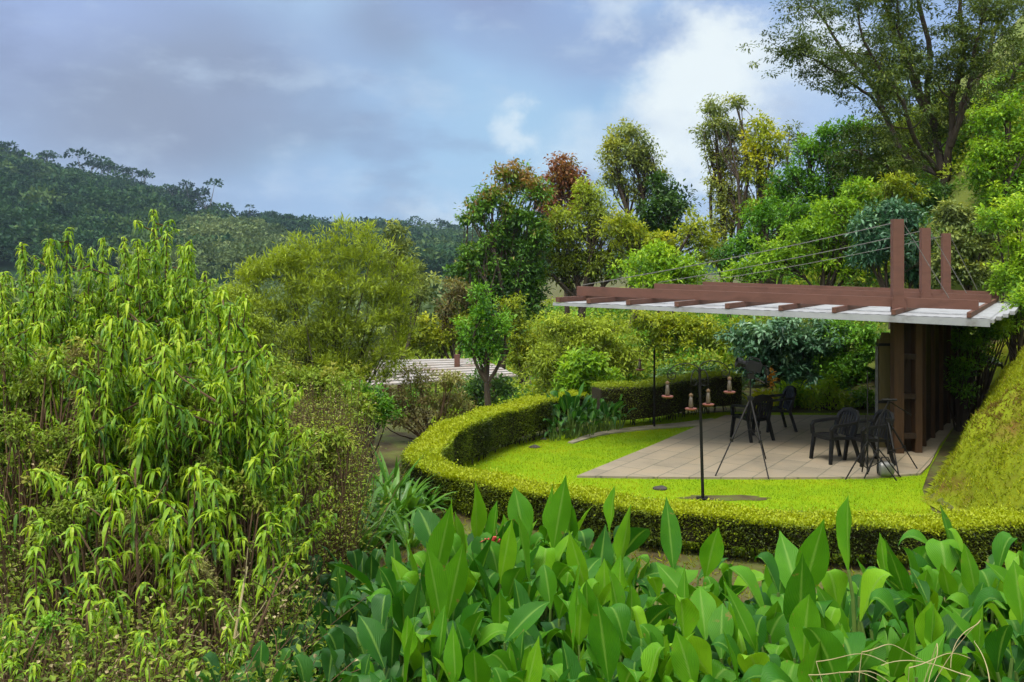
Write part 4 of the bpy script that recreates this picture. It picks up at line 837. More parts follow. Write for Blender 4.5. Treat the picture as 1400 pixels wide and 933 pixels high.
# --- the big spreading tree: limbs first
def big_tree():
    d = 32.; k = d / F; rng = RNG(200)
    foot = W(1296, 300, d); foot[2] = float(G(foot[0], d)) - .1
    t = thing('spreading_tree', foot, 'big spreading tree with dark bare limbs and thin feathery crown rising above the masts', 'tree')
    P = []; R = []; tips = []
    def limb(pts, r0, r1, dep):
        pts = np.array([W(x, y, d + o) for x, y, o in pts]); n = 14
        q = np.zeros((n, 3)); s = np.linspace(0, 1, len(pts))
        sm = smoothpath(pts, 5); idx = np.linspace(0, len(sm) - 1, n); 
        for a in range(3): q[:, a] = np.interp(idx, np.arange(len(sm)), sm[:, a])
        q[1:-1] += rng.normal(0, .035, (n - 2, 3))
        P.append(q); R.append(np.linspace(r0, r1, n)); return q
    fz = (foot[2] - EYE) / -k + HZ
    L = [limb([(1292, fz, 0), (1290, 250, 0), (1282, 190, .2), (1268, 130, .4), (1272, 70, .2), (1255, 0, 0), (1250, -40, 0)], .17, .05, 0),
         limb([(1290, 262, 0), (1300, 190, -.6), (1302, 130, -1), (1318, 70, -1.2), (1312, 10, -1.4), (1316, -40, -1.5)], .14, .04, 0),
         limb([(1276, 170, .2), (1240, 90, .8), (1222, 40, 1.4), (1205, -5, 1.8)], .13, .03, 0),
         limb([(1288, 240, 0), (1240, 215, 1.2), (1212, 160, 1.8), (1190, 110, 2.2), (1155, 75, 2.6), (1130, 30, 2.8), (1108, 8, 3)], .13, .025, 0),
         limb([(1216, 168, 1.8), (1190, 130, .6), (1150, 105, 0), (1120, 82, -.3), (1088, 74, -.4)], .07, .018, 0),
         limb([(1300, 200, -.6), (1325, 120, -1.6), (1335, 60, -2.2), (1352, 0, -2.6)], .11, .03, 0),
         limb([(1305, 170, -.7), (1345, 95, .8), (1362, 40, 1.4), (1385, -5, 2)], .10, .03, 0),
         limb([(1290, 275, 0), (1330, 215, 1.2), (1370, 130, 2), (1395, 90, 2.6), (1420, 60, 3)], .11, .03, 0),
         limb([(1330, 215, 1.2), (1365, 185, 1.0), (1400, 160, .8)], .06, .02, 0),
         limb([(1294, 285, 0), (1345, 250, -1), (1375, 215, -1.6), (1410, 180, -2)], .10, .03, 0),
         limb([(1286, 240, 0), (1250, 190, -1.6), (1228, 130, -2.4), (1180, 60, -2.8), (1175, 5, -3)], .10, .025, 0),
         limb([(1290, 270, 0), (1235, 245, -1.2), (1200, 220, -1.8), (1165, 205, -2.2)], .08, .02, 0),
         limb([(1280, 180, .2), (1258, 130, -.6), (1232, 60, -1), (1226, -10, -1.4)], .09, .025, 0)]
    # side branches
    P2 = []; R2 = []
    for q, r in zip(list(P), list(R)):
        for _ in range(15):
            i = rng.integers(4, 14); a = q[i]; tg = nrm(q[min(i + 1, 13)] - q[i - 1]); dr_ = nrm(tg * .6 + rng.normal(0, .6, 3) + [0, -.0, .28]); ln = rng.uniform(.4, 1.35)
            b = a + dr_ * ln; c = curve(a, b, rng.normal(0, .1, 3) + [0, 0, -.08], 14)[0]; P2.append(c); R2.append(np.linspace(max(.008, r[i] * .38), .005, 14)); tips += [b, a * .4 + b * .6]
        tips.append(q[-1])
    obj('limbs', tubes(np.array(P), np.array(R), 8) + tubes(np.array(P2), np.array(R2), 5), M['bark'], t)
    tips = np.array(tips); ex = tips[rng.integers(0, len(tips), 1100)] + rng.normal(0, .42, (1100, 3)); C = np.vstack([tips, ex]); m = len(C); nl = 42
    rc = rng.uniform(.12, .3, m); off = rng.normal(0, .6, (m, nl, 3)) * rc[:, None, None] * [1.2, 1.2, .5]
    px = 700 + C[:, 0] / C[:, 1] * F
    tint = np.clip(.35 + rng.normal(0, .2, m) - .1 * (px < 1180) , 0, 1)
    n = m * nl; Lf = rng.uniform(.08, .17, n)
    obj('crown', leaves4((C[:, None] + off).reshape(-1, 3), (off + rng.normal(0, .12, off.shape) + [0, 0, -.04]).reshape(-1, 3), Lf, Lf * .42, np.clip(np.repeat(tint, nl) + rng.normal(0, .1, n), 0, 1), rng, .2, .15), LM['deep'], t)
big_tree()
tree('tree', 'tree', 'leafy green tree filling the slope behind the bare limbs of the big spreading tree', 37, 1270, [(1225, 130, 28, 24), (1260, 165, 34, 28, .1), (1215, 175, 30, 26), (1300, 175, 34, 28, -.05), (1250, 215, 40, 28), (1310, 225, 40, 28, -.1), (1335, 180, 24, 24), (1290, 255, 44, 24, -.15), (1245, 90, 22, 18), (1290, 120, 26, 22)], 'olive', 151, 1.0, .2, .16, tint=-.05)
tree('tree', 'tree', 'fresh green leafy tree on the slope right of the big spreading tree', 27.5, 1370, [(1345, 165, 22, 18), (1372, 150, 24, 20), (1400, 190, 26, 24), (1360, 205, 34, 24), (1395, 235, 30, 24), (1345, 240, 30, 22, -.1), (1370, 262, 40, 18, -.1)], 'lime', 153, 1.1, .15, .12, tint=-.12)
tree('shrub', 'shrub', 'dark bush hiding the foot of the big spreading tree', 30, 1290, [(1270, 265, 30, 18), (1305, 270, 34, 18), (1340, 280, 30, 16, .1), (1290, 285, 40, 16)], 'dark', 152, 1.1, .1, .06, tint=.1)
# --- under and behind the roof
tree('shrub', 'shrub', 'rounded olive gold bush left of the pavilion, below the tip of its roof', 26, 800, [(770, 450, 44, 24), (820, 455, 48, 26, .1), (790, 485, 60, 30, -.05), (850, 490, 40, 34), (745, 495, 34, 34, -.1), (800, 520, 60, 26, -.15)], 'olive', 121, 1.15, .1, .07, tint=.1)
tree('shrub', 'shrub', 'yellow green bush under the left third of the pavilion roof', 28, 920, [(890, 440, 44, 22), (940, 450, 46, 24), (980, 465, 40, 28, -.1), (910, 480, 50, 30, -.1), (950, 505, 50, 28, -.2)], 'yellow', 122, 1.1, .1, .07, tint=-.1)
tree('shrub', 'shrub', 'dense blue green bush behind the tripod under the middle of the roof', 25.5, 1060, [(1030, 465, 40, 30), (1075, 460, 40, 30), (1120, 465, 40, 30, .05), (1050, 500, 44, 26, -.1), (1100, 505, 44, 28)], 'blue', 123, 1.15, .1, .07, tint=.12)
tree('shrub', 'shrub', 'bush with thin bare stems just left of the timber columns', 25, 1170, [(1150, 460, 34, 30), (1185, 465, 32, 32, .1), (1165, 505, 38, 30), (1195, 520, 26, 26), (1140, 520, 30, 24)], 'green', 124, 1.1, .1, .07, tint=.0)
tree('shrub', 'shrub', 'low lime shrub on the far edge of the patio right of the tripod', 21.6, 1130, [(1135, 535, 20, 24), (1120, 550, 18, 20), (1150, 552, 16, 18)], 'lime', 125, 1.2, .05, .02, limbs=False, tint=.35)
tree('shrub', 'shrub', 'low mixed green shrub behind the chair at the far edge of the patio', 22, 1085, [(1085, 545, 26, 22), (1065, 555, 22, 18, .1), (1105, 558, 20, 16)], 'lime', 126, 1.2, .05, .02, limbs=False, lsc=1.3, tint=-.05)
tree('shrub', 'shrub', 'bright green low plants between the lime shrub and the columns at the patio end', 21.8, 1180, [(1180, 545, 20, 18), (1200, 555, 16, 16), (1165, 560, 14, 14)], 'green', 127, 1.2, .05, .02, limbs=False, tint=.35)
tree('shrub', 'shrub', 'dark green bush behind the hanging bird feeders left of the tripod', 23, 960, [(920, 530, 30, 26, .05), (960, 525, 34, 30), (995, 535, 26, 26)], 'dark', 128, 1.1, .05, .03, limbs=False, tint=.1)
tree('shrub', 'shrub', 'leafy bush right of the columns above the crest of the mossy bank', 19.5, 1325, [(1315, 455, 24, 26), (1350, 450, 26, 22, .1), (1380, 440, 24, 20), (1330, 490, 24, 22), (1316, 520, 14, 26, -.1)], 'green', 129, 1.0, .15, .03, limbs=False)
tree('shrub', 'shrub', 'thin wiry bush growing between the columns and the pale sheet', 18.6, 1312, [(1312, 500, 14, 30), (1320, 540, 14, 22), (1330, 470, 18, 16)], 'green', 130, .7, .2, .02, limbs=False, tint=.1)
tree('shrub', 'shrub', 'bright bush at the right edge of the view on top of the mossy bank', 17.5, 1400, [(1390, 430, 20, 16), (1405, 410, 24, 24), (1375, 450, 16, 12)], 'lime', 131, 1.0, .1, .02, limbs=False)
tree('shrub', 'shrub', 'vivid green leafy shrub above the far clipped hedge, left of the olive gold bush', 21, 798, [(800, 495, 28, 18), (785, 515, 28, 22), (818, 515, 26, 22), (800, 535, 40, 20, -.1)], 'lime', 132, 1.15, .1, .04, tint=-.08, lsc=1.3)
# --- left of the lawn
tree('sapling', 'tree', 'slender young tree with a straight dark stem behind the curve of the hedge', 19.8, 668, [(657, 402, 14, 20, .15), (660, 430, 22, 20), (645, 455, 26, 18, .1), (672, 460, 24, 20, -.05), (655, 480, 32, 16, -.1), (690, 440, 14, 16)], 'green', 141, 1.0, .2, .085, tint=.08)
tree('willowy_bush', 'bush', 'broad willowy olive green bush with fine feathery leaves, left of the far pavilion', 17, 450,
     [(445, 322, 6, 18, .1), (405, 338, 6, 16), (388, 352, 7, 16, .1), (352, 360, 8, 16, .1), (532, 348, 7, 18, .1), (560, 385, 9, 20), (470, 308, 5, 14, .15), (505, 318, 6, 16, .1), (462, 326, 10, 16, .15), (485, 322, 9, 14, .2), (425, 340, 13, 16, .1), (372, 364, 16, 14, .1), (516, 345, 15, 20, .15), (334, 378, 20, 14, .1), (548, 372, 18, 20), (500, 330, 8, 14, .2), (395, 350, 10, 12, .1), (330, 420, 30, 30, .1), (350, 470, 34, 34, .05), (380, 505, 40, 26), (440, 352, 40, 22, .15), (490, 355, 34, 26, .15), (400, 365, 46, 26, .1), (350, 378, 30, 20, .15), (450, 390, 70, 36), (450, 510, 50, 34, -.05), (515, 500, 30, 30), (520, 395, 36, 36, .05), (390, 420, 50, 36, -.05), (470, 440, 60, 40, -.05), (540, 440, 34, 38), (420, 470, 50, 36, -.1), (480, 490, 44, 30, -.1), (545, 480, 22, 30, .05)], 'willow', 142, .85, .1, .03, tint=.02, limbs=False)
tree('tree', 'tree', 'slim feathery bluish tree standing above the willowy bush', 33, 548, [(540, 318, 12, 18), (545, 345, 18, 22), (555, 375, 26, 24), (540, 400, 28, 22), (575, 395, 22, 22)], 'pale', 143, .9, .2, .1, lsc=1.3)
tree('shrub', 'shrub', 'low yellow green bushes rounded above the roof of the far pavilion', 37, 600, [(570, 445, 30, 18), (610, 455, 34, 20), (640, 440, 20, 16, -.1), (590, 470, 40, 16), (550, 465, 24, 18)], 'yellow', 144, 1.2, .1, .06)
tree('shrub', 'shrub', 'yellow green bush right of the slender young tree', 33, 715, [(705, 455, 26, 20), (730, 470, 24, 24), (715, 490, 30, 22), (700, 420, 20, 18, -.1)], 'yellow', 145, 1.1, .1, .06, tint=-.08)
tree('shrub', 'shrub', 'brown twiggy shrub half covering the roof of the far pavilion', 17.5, 590, [(575, 515, 30, 18, .1), (610, 520, 28, 20, .15), (560, 545, 44, 24), (610, 555, 44, 26, .05), (540, 570, 40, 18, -.1), (600, 578, 40, 14, -.1)], 'twiggy', 146, 1.0, .1, .02, limbs=False, bark='stem')
tree('shrub', 'shrub', 'dark leafy bush at the foot of the slender young tree', 20.5, 650, [(650, 530, 22, 22), (668, 545, 18, 16), (640, 550, 16, 12), (690, 530, 16, 18)], 'dark', 147, 1.1, .1, .02, limbs=False, tint=.12)
tree('shrub', 'shrub', 'yellow olive shrub in front of the willowy bush', 13.5, 430, [(400, 520, 50, 30), (450, 530, 50, 34), (370, 545, 40, 30, .1), (480, 560, 40, 26), (420, 570, 60, 26, .1)], 'weed', 148, 1.0, .1, .02, limbs=False, bark='stem', tint=.12)
tree('shrub', 'shrub', 'green reedy shrub under the left side of the far pavilion roof', 15, 490, [(500, 545, 30, 26), (520, 560, 26, 22, .1), (470, 545, 26, 22, .1)], 'green', 149, 1.0, .1, .02, limbs=False, tint=-.02)
tree('shrub', 'shrub', 'olive bush filling the hollow behind the peach trees', 14, 310, [(320, 410, 36, 24), (350, 450, 44, 34, -.1), (300, 470, 40, 30), (340, 500, 50, 30, -.1)], 'olive', 150, 1.0, .1, .03, limbs=False)

# ------------------------------------------------------------------ peach trees on the left
PEACH = [.12, .7, 1, .9, .62, .28, .04]
def shoot_leaves(P, rng, per_m, Lr, tipn=8, tipt=.76, lowt=.26):
    """drooping leaves all along a shoot P (K,3), denser and brighter at its tip"""
    seg = np.linalg.norm(np.diff(P, axis=0), axis=1); cum = np.r_[0, np.cumsum(seg)]; n = int(cum[-1] * per_m)
    u = np.r_[cum[-1] * rng.random(n) ** .85, cum[-1] * (1 - .06 * rng.random(tipn))]; f = u / cum[-1]
    b = np.stack([np.interp(u, cum, P[:, a]) for a in range(3)], 1); a = rng.uniform(0, 6.283, len(u))
    up = np.where(np.arange(len(u)) < n, .15 + .35 * f, .8) + rng.normal(0, .38, len(u))
    D = np.stack([np.cos(a), np.sin(a), up], 1); L = rng.uniform(.5, 1.3, len(u)) * Lr * (1 - .15 * f)
    return b, D, L, np.clip(lowt + (tipt - lowt) * f ** 1.5 + rng.normal(0, .19, len(u)), 0, 1), rng.uniform(.45, 1.5, len(u))
def peach_tree(label, d, base, tips, seed, ln=(1.0, 1.7), group='peach trees on the left slope', Lr=.094, per_m=215, basez=None, name='peach_tree', cat='tree', side=8):
    rng = RNG(seed); bx_ = (base - 700) * d / F; foot = np.array([bx_, d, float(G(bx_, d)) - .05]); t = thing(name, foot, label, cat, group)
    tp = np.array([W(x, y, d + rng.uniform(-.7, .7)) for x, y in tips]); top = tp.mean(0); hub = foot + (top - foot) * [.4, .4, .42]
    acc = [[] for _ in range(5)]; wood = tubes(curve(foot, hub, rng.normal(0, .05, 3), 6), np.linspace(.05, .035, 6)[None], 7); PP = []; RR = []
    def run(P, r0, pm):
        PP.append(P); RR.append(np.linspace(r0, .004, 8)); half = P[2:]
        for q, v in zip(acc, shoot_leaves(half, rng, pm, Lr)): q.append(v)
    ex_ = np.array([W(x + rng.normal(0, 30), y + 8 + 112 * rng.random() ** 1.4, d + rng.uniform(-.9, .5)) for x, y in tips for _ in range(4)])
    for ip, p in enumerate(np.vstack([tp, ex_])):
        if p[2] < foot[2] + .7: continue
        bz_ = p[2] - min(1.7, .75 * (p[2] - foot[2])); mid = np.array([p[0] * .8 + hub[0] * .2, p[1] * .8 + hub[1] * .2, bz_])
        P = smoothpath([hub * .6 + foot * .4, mid, p * .5 + mid * .5 + rng.normal(0, .03, 3), p], 3)[[0, 2, 4, 5, 6, 7, 8, 9]]; run(P, .022, per_m)
        for _ in range(side + 9 if ip < len(tp) else 7):
            f = rng.random() ** .8; z = f * (p[2] - bz_); q0 = P[1] + (p - P[1]) * 0; a = np.array([np.interp(p[2] - z, P[:, 2], P[:, c_]) for c_ in range(3)]); an = rng.uniform(0, 6.283)
            l = (.16 + .58 * f) * rng.uniform(.7, 1.3); e = a + np.array([np.cos(an) * .85, np.sin(an) * .85, .5]) * l
            if e[2] > p[2] - .1: e[2] = p[2] - rng.uniform(.1, .3)
            run(curve(a, e, np.array([np.cos(an), np.sin(an), 0]) * .08 * l, 8)[0], .008, per_m * .62)
    b, D, L, tt, dr = [np.concatenate(q) for q in acc]
    obj('leaves', strips(b, D, L, L * .235, dr, tt, rng, PEACH, 3, .25, .3, 0, 1.7), LM['peach'], t)
    obj('branches', wood + tubes(np.array(PP), np.array(RR), 5), M['stem'], t); return t
peach_tree('tallest peach tree, its bright pointed top reaching above the dark forested hill', 9.2, 215, [(210, 286), (170, 325), (248, 335), (140, 352), (280, 372), (200, 340), (228, 318), (158, 375), (265, 395), (190, 372)], 301)
peach_tree('peach tree with two pointed tops at the left, before the far hill', 8.6, 75, [(95, 312), (30, 332), (72, 368), (118, 372), (5, 372), (50, 400)], 302)
peach_tree('slim dark hearted peach tree with one tall spire, in front of the tallest peach tree', 6.8, 190, [(176, 408), (205, 450), (160, 470)], 303, side=7)
peach_tree('peach tree with drooping bright tops nearest the willowy bush', 6.9, 300, [(305, 392), (282, 432), (338, 448), (262, 470), (348, 500), (318, 470)], 304, side=7)
peach_tree('peach tree with a narrow spire between the slim spire and the drooping bright tops', 7.6, 240, [(240, 436), (225, 475), (255, 490)], 305, side=6)
peach_tree('bushy peach tree at the left edge of the view below the two pointed tops', 7.4, 10, [(12, 425), (-20, 400), (35, 450), (60, 470), (0, 470)], 306, side=6)
# young peach plants among the weeds: tufts
small = [(200, 830, 4.4), (255, 760, 4.8), (60, 900, 3.9), (180, 880, 4.0), (290, 860, 4.4), (250, 905, 4.1), (90, 850, 4.3), (10, 885, 3.9), (320, 790, 4.9), (45, 592, 6.2), (105, 540, 6.8), (150, 560, 6.4), (232, 572, 6.2), (170, 672, 5.4), (118, 712, 5.0), (140, 668, 5.3), (238, 640, 5.6), (222, 712, 5.0), (60, 752, 4.7), (15, 690, 5.0), (35, 835, 4.2), (150, 762, 4.7), (345, 702, 5.2), (392, 726, 5.2), (130, 905, 3.9), (345, 842, 4.4), (275, 655, 5.6), (75, 662, 5.4), (190, 600, 6.0), (300, 560, 6.6), (330, 585, 6.4), (20, 540, 6.6), (270, 520, 6.8), (355, 620, 6.0), (5, 790, 4.3), (100, 800, 4.4), (310, 640, 5.8)]
proto = []
for v in range(4):
    rng = RNG(320 + v); hgt = 1.25; t = thing('peach_seedling', (0, 0, 0), 'young peach plant with a drooping bright tuft among the brown weeds', 'plant', 'young peach plants among the weeds')
    P = curve(np.zeros(3), np.array([rng.normal(0, .08), rng.normal(0, .08), hgt]), rng.normal(0, .05, 3), 8)[0]; acc = [[] for _ in range(5)]; PP = [P]; RR = [np.linspace(.010, .004, 8)]
    for q, s in zip(acc, shoot_leaves(P[5:], rng, 95, .115, 14, .75, .45)): q.append(s)
    for _ in range(3 + v % 2):
        a = P[rng.integers(4, 7)]; an = rng.uniform(0, 6.28); e = a + np.array([np.cos(an) * .16, np.sin(an) * .16, rng.uniform(.08, .25)]); Q = curve(a, e, (0, 0, .02), 8)[0]; PP.append(Q); RR.append(np.linspace(.005, .003, 8))
        for q, s in zip(acc, shoot_leaves(Q[3:], rng, 80, .105, 9, .7, .45)): q.append(s)
    b, D, L, tt, dr = [np.concatenate(q) for q in acc]
    obj('leaves', strips(b, D, L, L * .22, dr, tt, rng, PEACH, 3, .25, .3, 0, 1.7), LM['peach'], t); obj('stem', tubes(np.array(PP), np.array(RR), 5), M['stem'], t); proto.append(t)
used = set(); rng = RNG(333)
for i, (px, py, d) in enumerate(small):
    c = W(px, py, d); g = float(G(c[0], d)); s = float(np.clip((c[2] - g) / 1.25, .55, 1.5)); p = proto[i % 4]
    if i % 4 not in used: used.add(i % 4); p.location = (c[0], d, c[2] - 1.25 * s); p.scale = (s,) * 3; p.rotation_euler = (0, 0, rng.uniform(0, 6))
    else: dup(p, (c[0], d, c[2] - 1.25 * s), rng.uniform(0, 6), s)
# brown and olive weeds: low cover, and taller weedy shrubs
def undergrowth():
    rng = RNG(340); n = 14000
    px = rng.uniform(-60, 480, n); d = 3.6 + 9.5 * rng.random(n) ** .8; x = (px - 700) * d / F; g = G(x, d)
    k = ~((px > 380) & (d < 9)); x, d, g = x[k], d[k], g[k]; n = len(x)
    hh = rng.uniform(.25, .62, n) * (1 + 1.7 * sstep(4.8, 7.0, d)) * (1 + .25 * np.sin(x * 2.3) * np.sin(d * 1.9)); foot = np.stack([x, d, g - .02], 1); tip = foot + np.stack([rng.normal(0, .22, n), rng.normal(0, .22, n), hh], 1)
    Q = curve(foot, tip, rng.normal(0, .08, (n, 3)), 5)
    nl = 26; f = rng.random((n, nl)) ** .7; a = f * 4; i0 = np.minimum(a.astype(int), 3); fr = (a - i0)[..., None]; ii = np.arange(n)[:, None]
    P = Q[ii, i0] * (1 - fr) + Q[ii, i0 + 1] * fr + rng.normal(0, .07, (n, nl, 3))
    an = rng.uniform(0, 6.28, (n, nl)); D = np.stack([np.cos(an), np.sin(an), rng.normal(.2, .45, (n, nl))], -1)
    base = .38 + .22 * np.sin(x * 1.3 + 1) * np.sin(d * 1.1) + rng.normal(0, .16, n)
    base = base - .22 * sstep(5.6, 4.4, d); t = np.clip(base[:, None] + rng.normal(0, .15, (n, nl)) + .12 * f + .4 * (rng.random((n, nl)) > .95), 0, 1).ravel(); L = rng.uniform(.02, .055, n * nl) * np.repeat(np.where(rng.random(n) < .45 * sstep(5.8, 4.6, d), .25, 1.), nl)
    lf = leaves4(P.reshape(-1, 3), D.reshape(-1, 3), L, L * rng.uniform(.3, .55, n * nl), t, rng, .2, .15)
    tag(obj('undergrowth', lf, LM['weed']), kind='stuff')
    tag(obj('weed_stems', tubes(Q, np.tile(np.linspace(.005, .002, 5), (n, 1)), 4, False), M['stem']), kind='stuff')
    # dry seed heads
    m = 16000; j = rng.integers(0, n, m); pos = Q[j, rng.integers(3, 5, m)] + rng.normal(0, .045, (m, 3)); L = rng.uniform(.012, .028, m)
    tag(obj('dry_seed_heads', leaves4(pos, rng.normal(0, 1, (m, 3)), L, L * .9, rng.random(m), rng, .3), M['dry']), kind='stuff')
undergrowth()
weeds = [(60, 505, 6.6, 60, 46, 'weed', 'brown olive weedy shrub below the two pointed peach tops'), (130, 500, 6.5, 46, 40, 'twiggy', 'reddish brown twiggy shrub beside the slim peach spire'), (100, 580, 6.2, 60, 40, 'weed', 'olive weedy shrub left of the slim peach spire'), (20, 610, 6.0, 46, 46, 'weed', 'olive brown shrub at the left edge halfway down the slope'),
         (262, 545, 6.4, 46, 36, 'weed', 'weedy shrub under the narrow peach spire'), (365, 590, 8.0, 50, 40, 'weed', 'yellowish weedy shrub right of the peach trees'), (310, 660, 6.0, 50, 40, 'weed', 'olive weedy shrub below the drooping peach tops'), (190, 730, 5.8, 50, 40, 'twiggy', 'brown twiggy shrub in the middle of the weedy slope'),
         (80, 720, 5.4, 50, 40, 'weed', 'weedy shrub in the lower left part of the slope'), (400, 640, 8.4, 36, 34, 'weed', 'weedy shrub left of the strap leaved plants'), (270, 800, 5.0, 46, 40, 'twiggy', 'dark brown twiggy shrub left of the dark ginger leaves'), (30, 870, 4.3, 50, 36, 'green', 'green bush in the bottom left corner of the view'), (440, 610, 9.5, 34, 26, 'weed', 'small olive shrub behind the strap leaved plants'), (330, 530, 9.0, 44, 34, 'olive', 'olive shrub behind the drooping peach tops')]
for i, (px, py, d, rx, ry, st, lb) in enumerate(weeds):
    tree('weedy_shrub', 'shrub', lb, d, px, [(px + RNG(i * 50 + q).normal(0, rx * .5), py + RNG(i * 50 + q).uniform(-.9, 1.1) * ry, rx * RNG(i * 50 + q + 25).uniform(.16, .34), ry * RNG(i * 50 + q).uniform(.3, .8), RNG(i * 50 + q).normal(0, .12)) for q in range(11)], st, 360 + i, .62, .1, .012, 'stem', limbs=False, tint=.02)
# bare pale stems leaning out of the weeds
for i, (a, b, d, r, m, lb) in enumerate([((288, 935), (338, 775), 4.4, .010, 'dry', 'pale bare stem leaning out of the weeds beside the dark ginger leaves'), ((285, 930), (392, 770), 4.45, .009, 'stem', 'thin dark stem crossing the pale bare stem'), ((200, 760), (185, 640), 5.2, .012, 'stem', 'straight reddish stem rising through the middle of the weeds'), ((120, 880), (122, 800), 4.3, .009, 'stem', 'short reddish stem in the lower left weeds')]):
    A, B = W(*a, d), W(*b, d + .4); A[2] = min(A[2], float(G(A[0], A[1])))
    rng = RNG(390 + i); Q = curve(A, B, rng.normal(0, .05, 3), 10)[0]; tw = []
    for _ in range(6): j = rng.integers(3, 9); tw.append(curve(Q[j], Q[j] + rng.normal(0, .12, 3) + [0, 0, .14], rng.normal(0, .02, 3), 10)[0])
    tag(obj('bare_stem', tubes(Q, np.linspace(r, r * .5, 10), 6) + tubes(np.array(tw), np.tile(np.linspace(r * .4, .002, 10), (6, 1)), 4), M[m], org=A), lb, 'stem')

# ------------------------------------------------------------------ broad leaved ginger
GPROF = [.10, .38, .70, .93, 1.0, .93, .74, .47, .19, .02]
def ginger(seed, mat, n=11, Lr=(.25, .43), hgt=.55, lean=.85, label='', group=''):
    rng = RNG(seed); t = thing('ginger_plant', (0, 0, 0), label, 'plant', group); parts = []; PP = []; RR = []
    for i in range(n):
        a = i * 2.4 + rng.normal(0, .3); f = i / n; ln = lean * (.3 + 1.0 * f) * rng.uniform(.7, 1.2); hd = np.array([np.cos(a), np.sin(a), 0])
        b = hd * rng.uniform(.02, .1); b[2] = -.06; h = hgt * (1.02 - .52 * f) * rng.uniform(.8, 1.15); e = b + hd * ln * h * .55 + np.array([0, 0, h])
        Q = curve(b, e, hd * .04 + [0, 0, .03], 6)[0]; PP.append(Q); RR.append(np.linspace(.012, .006, 6))
        D = nrm(Q[-1] - Q[-2]) + hd * (.18 + .6 * ln) + rng.normal(0, .16, 3); L = rng.uniform(*Lr)
        face = -hd * .8 + rng.normal(0, .35, 3) + [0, 0, .6]
        parts.append(strips(e[None], D[None], L, L * rng.uniform(.30, .40), rng.uniform(.0, .6) + .45 * f, np.clip(rng.normal(.56 - .36 * f, .22), 0, 1), rng, GPROF, 7, rng.uniform(.12, .42), .0, .10, 2.2, face[None]))
    obj('leaves', parts, LM[mat], t, True); obj('stalks', tubes(np.array(PP), np.array(RR), 6), M['greenstem'], t); return t
def bed(mat, label, group, spots, seed, boost=0., **kw):
    rng = RNG(seed); pr = [ginger(seed + 1 + i, mat, label=label, group=group, n=15 + i, **kw) for i in range(5)]; us = set()
    for i, (x, y, s) in enumerate(spots):
        s *= 1 + (.26 * float(sstep(.2, .36, x / y)) if x / y > .15 else 0)
        s *= .9 + .3 * math.sin(x * 4.3 + 1.2 * math.sin(y * 3)) * math.sin(y * 3.7 + x)
        s *= 1 + boost * float(sstep(5.2, 7.4, y)); z = float(G(x, y)); p = pr[i % 5]; r = rng.uniform(0, 6.28)
        if i % 5 not in us: us.add(i % 5); p.location = (x, y, z); p.rotation_euler = (0, 0, r); p.scale = (s,) * 3
        else: dup(p, (x, y, z), r, s, tilt=(rng.normal(0, .07), rng.normal(0, .07)))
def scatter(n, poly, mind, seed, s0, s1):
    """poly in picture columns and distance"""
    rng = RNG(seed); out = []
    poly = np.array(poly, float); lo, hi = poly.min(0), poly.max(0)
    for _ in range(6000):
        px, d = rng.uniform(lo, hi)
        if not inpoly(np.array([px]), np.array([d]), poly)[0]: continue
        x = (px - 700) * d / F
        if all((x - a) ** 2 + (d - b) ** 2 > mind ** 2 for a, b, _ in out): out.append((x, d, rng.uniform(s0, s1)))
        if len(out) >= n: break
    return out
bed('ginger', 'broad leaved ginger plant in the dense bed before the lawn at the lower right', 'ginger plants of the right hand bed', scatter(115, [(850, 3.9), (1480, 3.9), (1480, 5.6), (1330, 6.6), (1240, 6.1), (1080, 6.1), (920, 6.3), (860, 5.2)], .26, 401, .85, 1.1), 410)
bed('ginger', 'broad leaved ginger plant in the big clump in front of the curving hedge', 'ginger plants of the middle clump', scatter(58, [(520, 3.9), (850, 3.9), (830, 5.4), (850, 6.8), (810, 8.0), (680, 7.9), (630, 6.6), (540, 5.2)], .27, 402, .95, 1.3), 420, .32)
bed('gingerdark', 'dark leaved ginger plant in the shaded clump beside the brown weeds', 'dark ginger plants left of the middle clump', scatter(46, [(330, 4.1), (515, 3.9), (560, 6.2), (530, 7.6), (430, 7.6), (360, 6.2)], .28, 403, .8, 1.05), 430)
bed('gingerdark', 'broad dark leaved plant at the foot of the far hedge corner', 'broad leaved plants at the hedge corner', [(x, y, s) for x, y, s in [(.95, 17.75, 1.0), (1.15, 18.05, 1.2), (1.35, 18.2, 1.05), (1.6, 18.35, 1.15), (1.85, 18.5, 1.0), (.8, 17.5, .8), (1.5, 18.0, .8), (1.2, 17.75, .75), (2.1, 18.65, .85)]], 440)
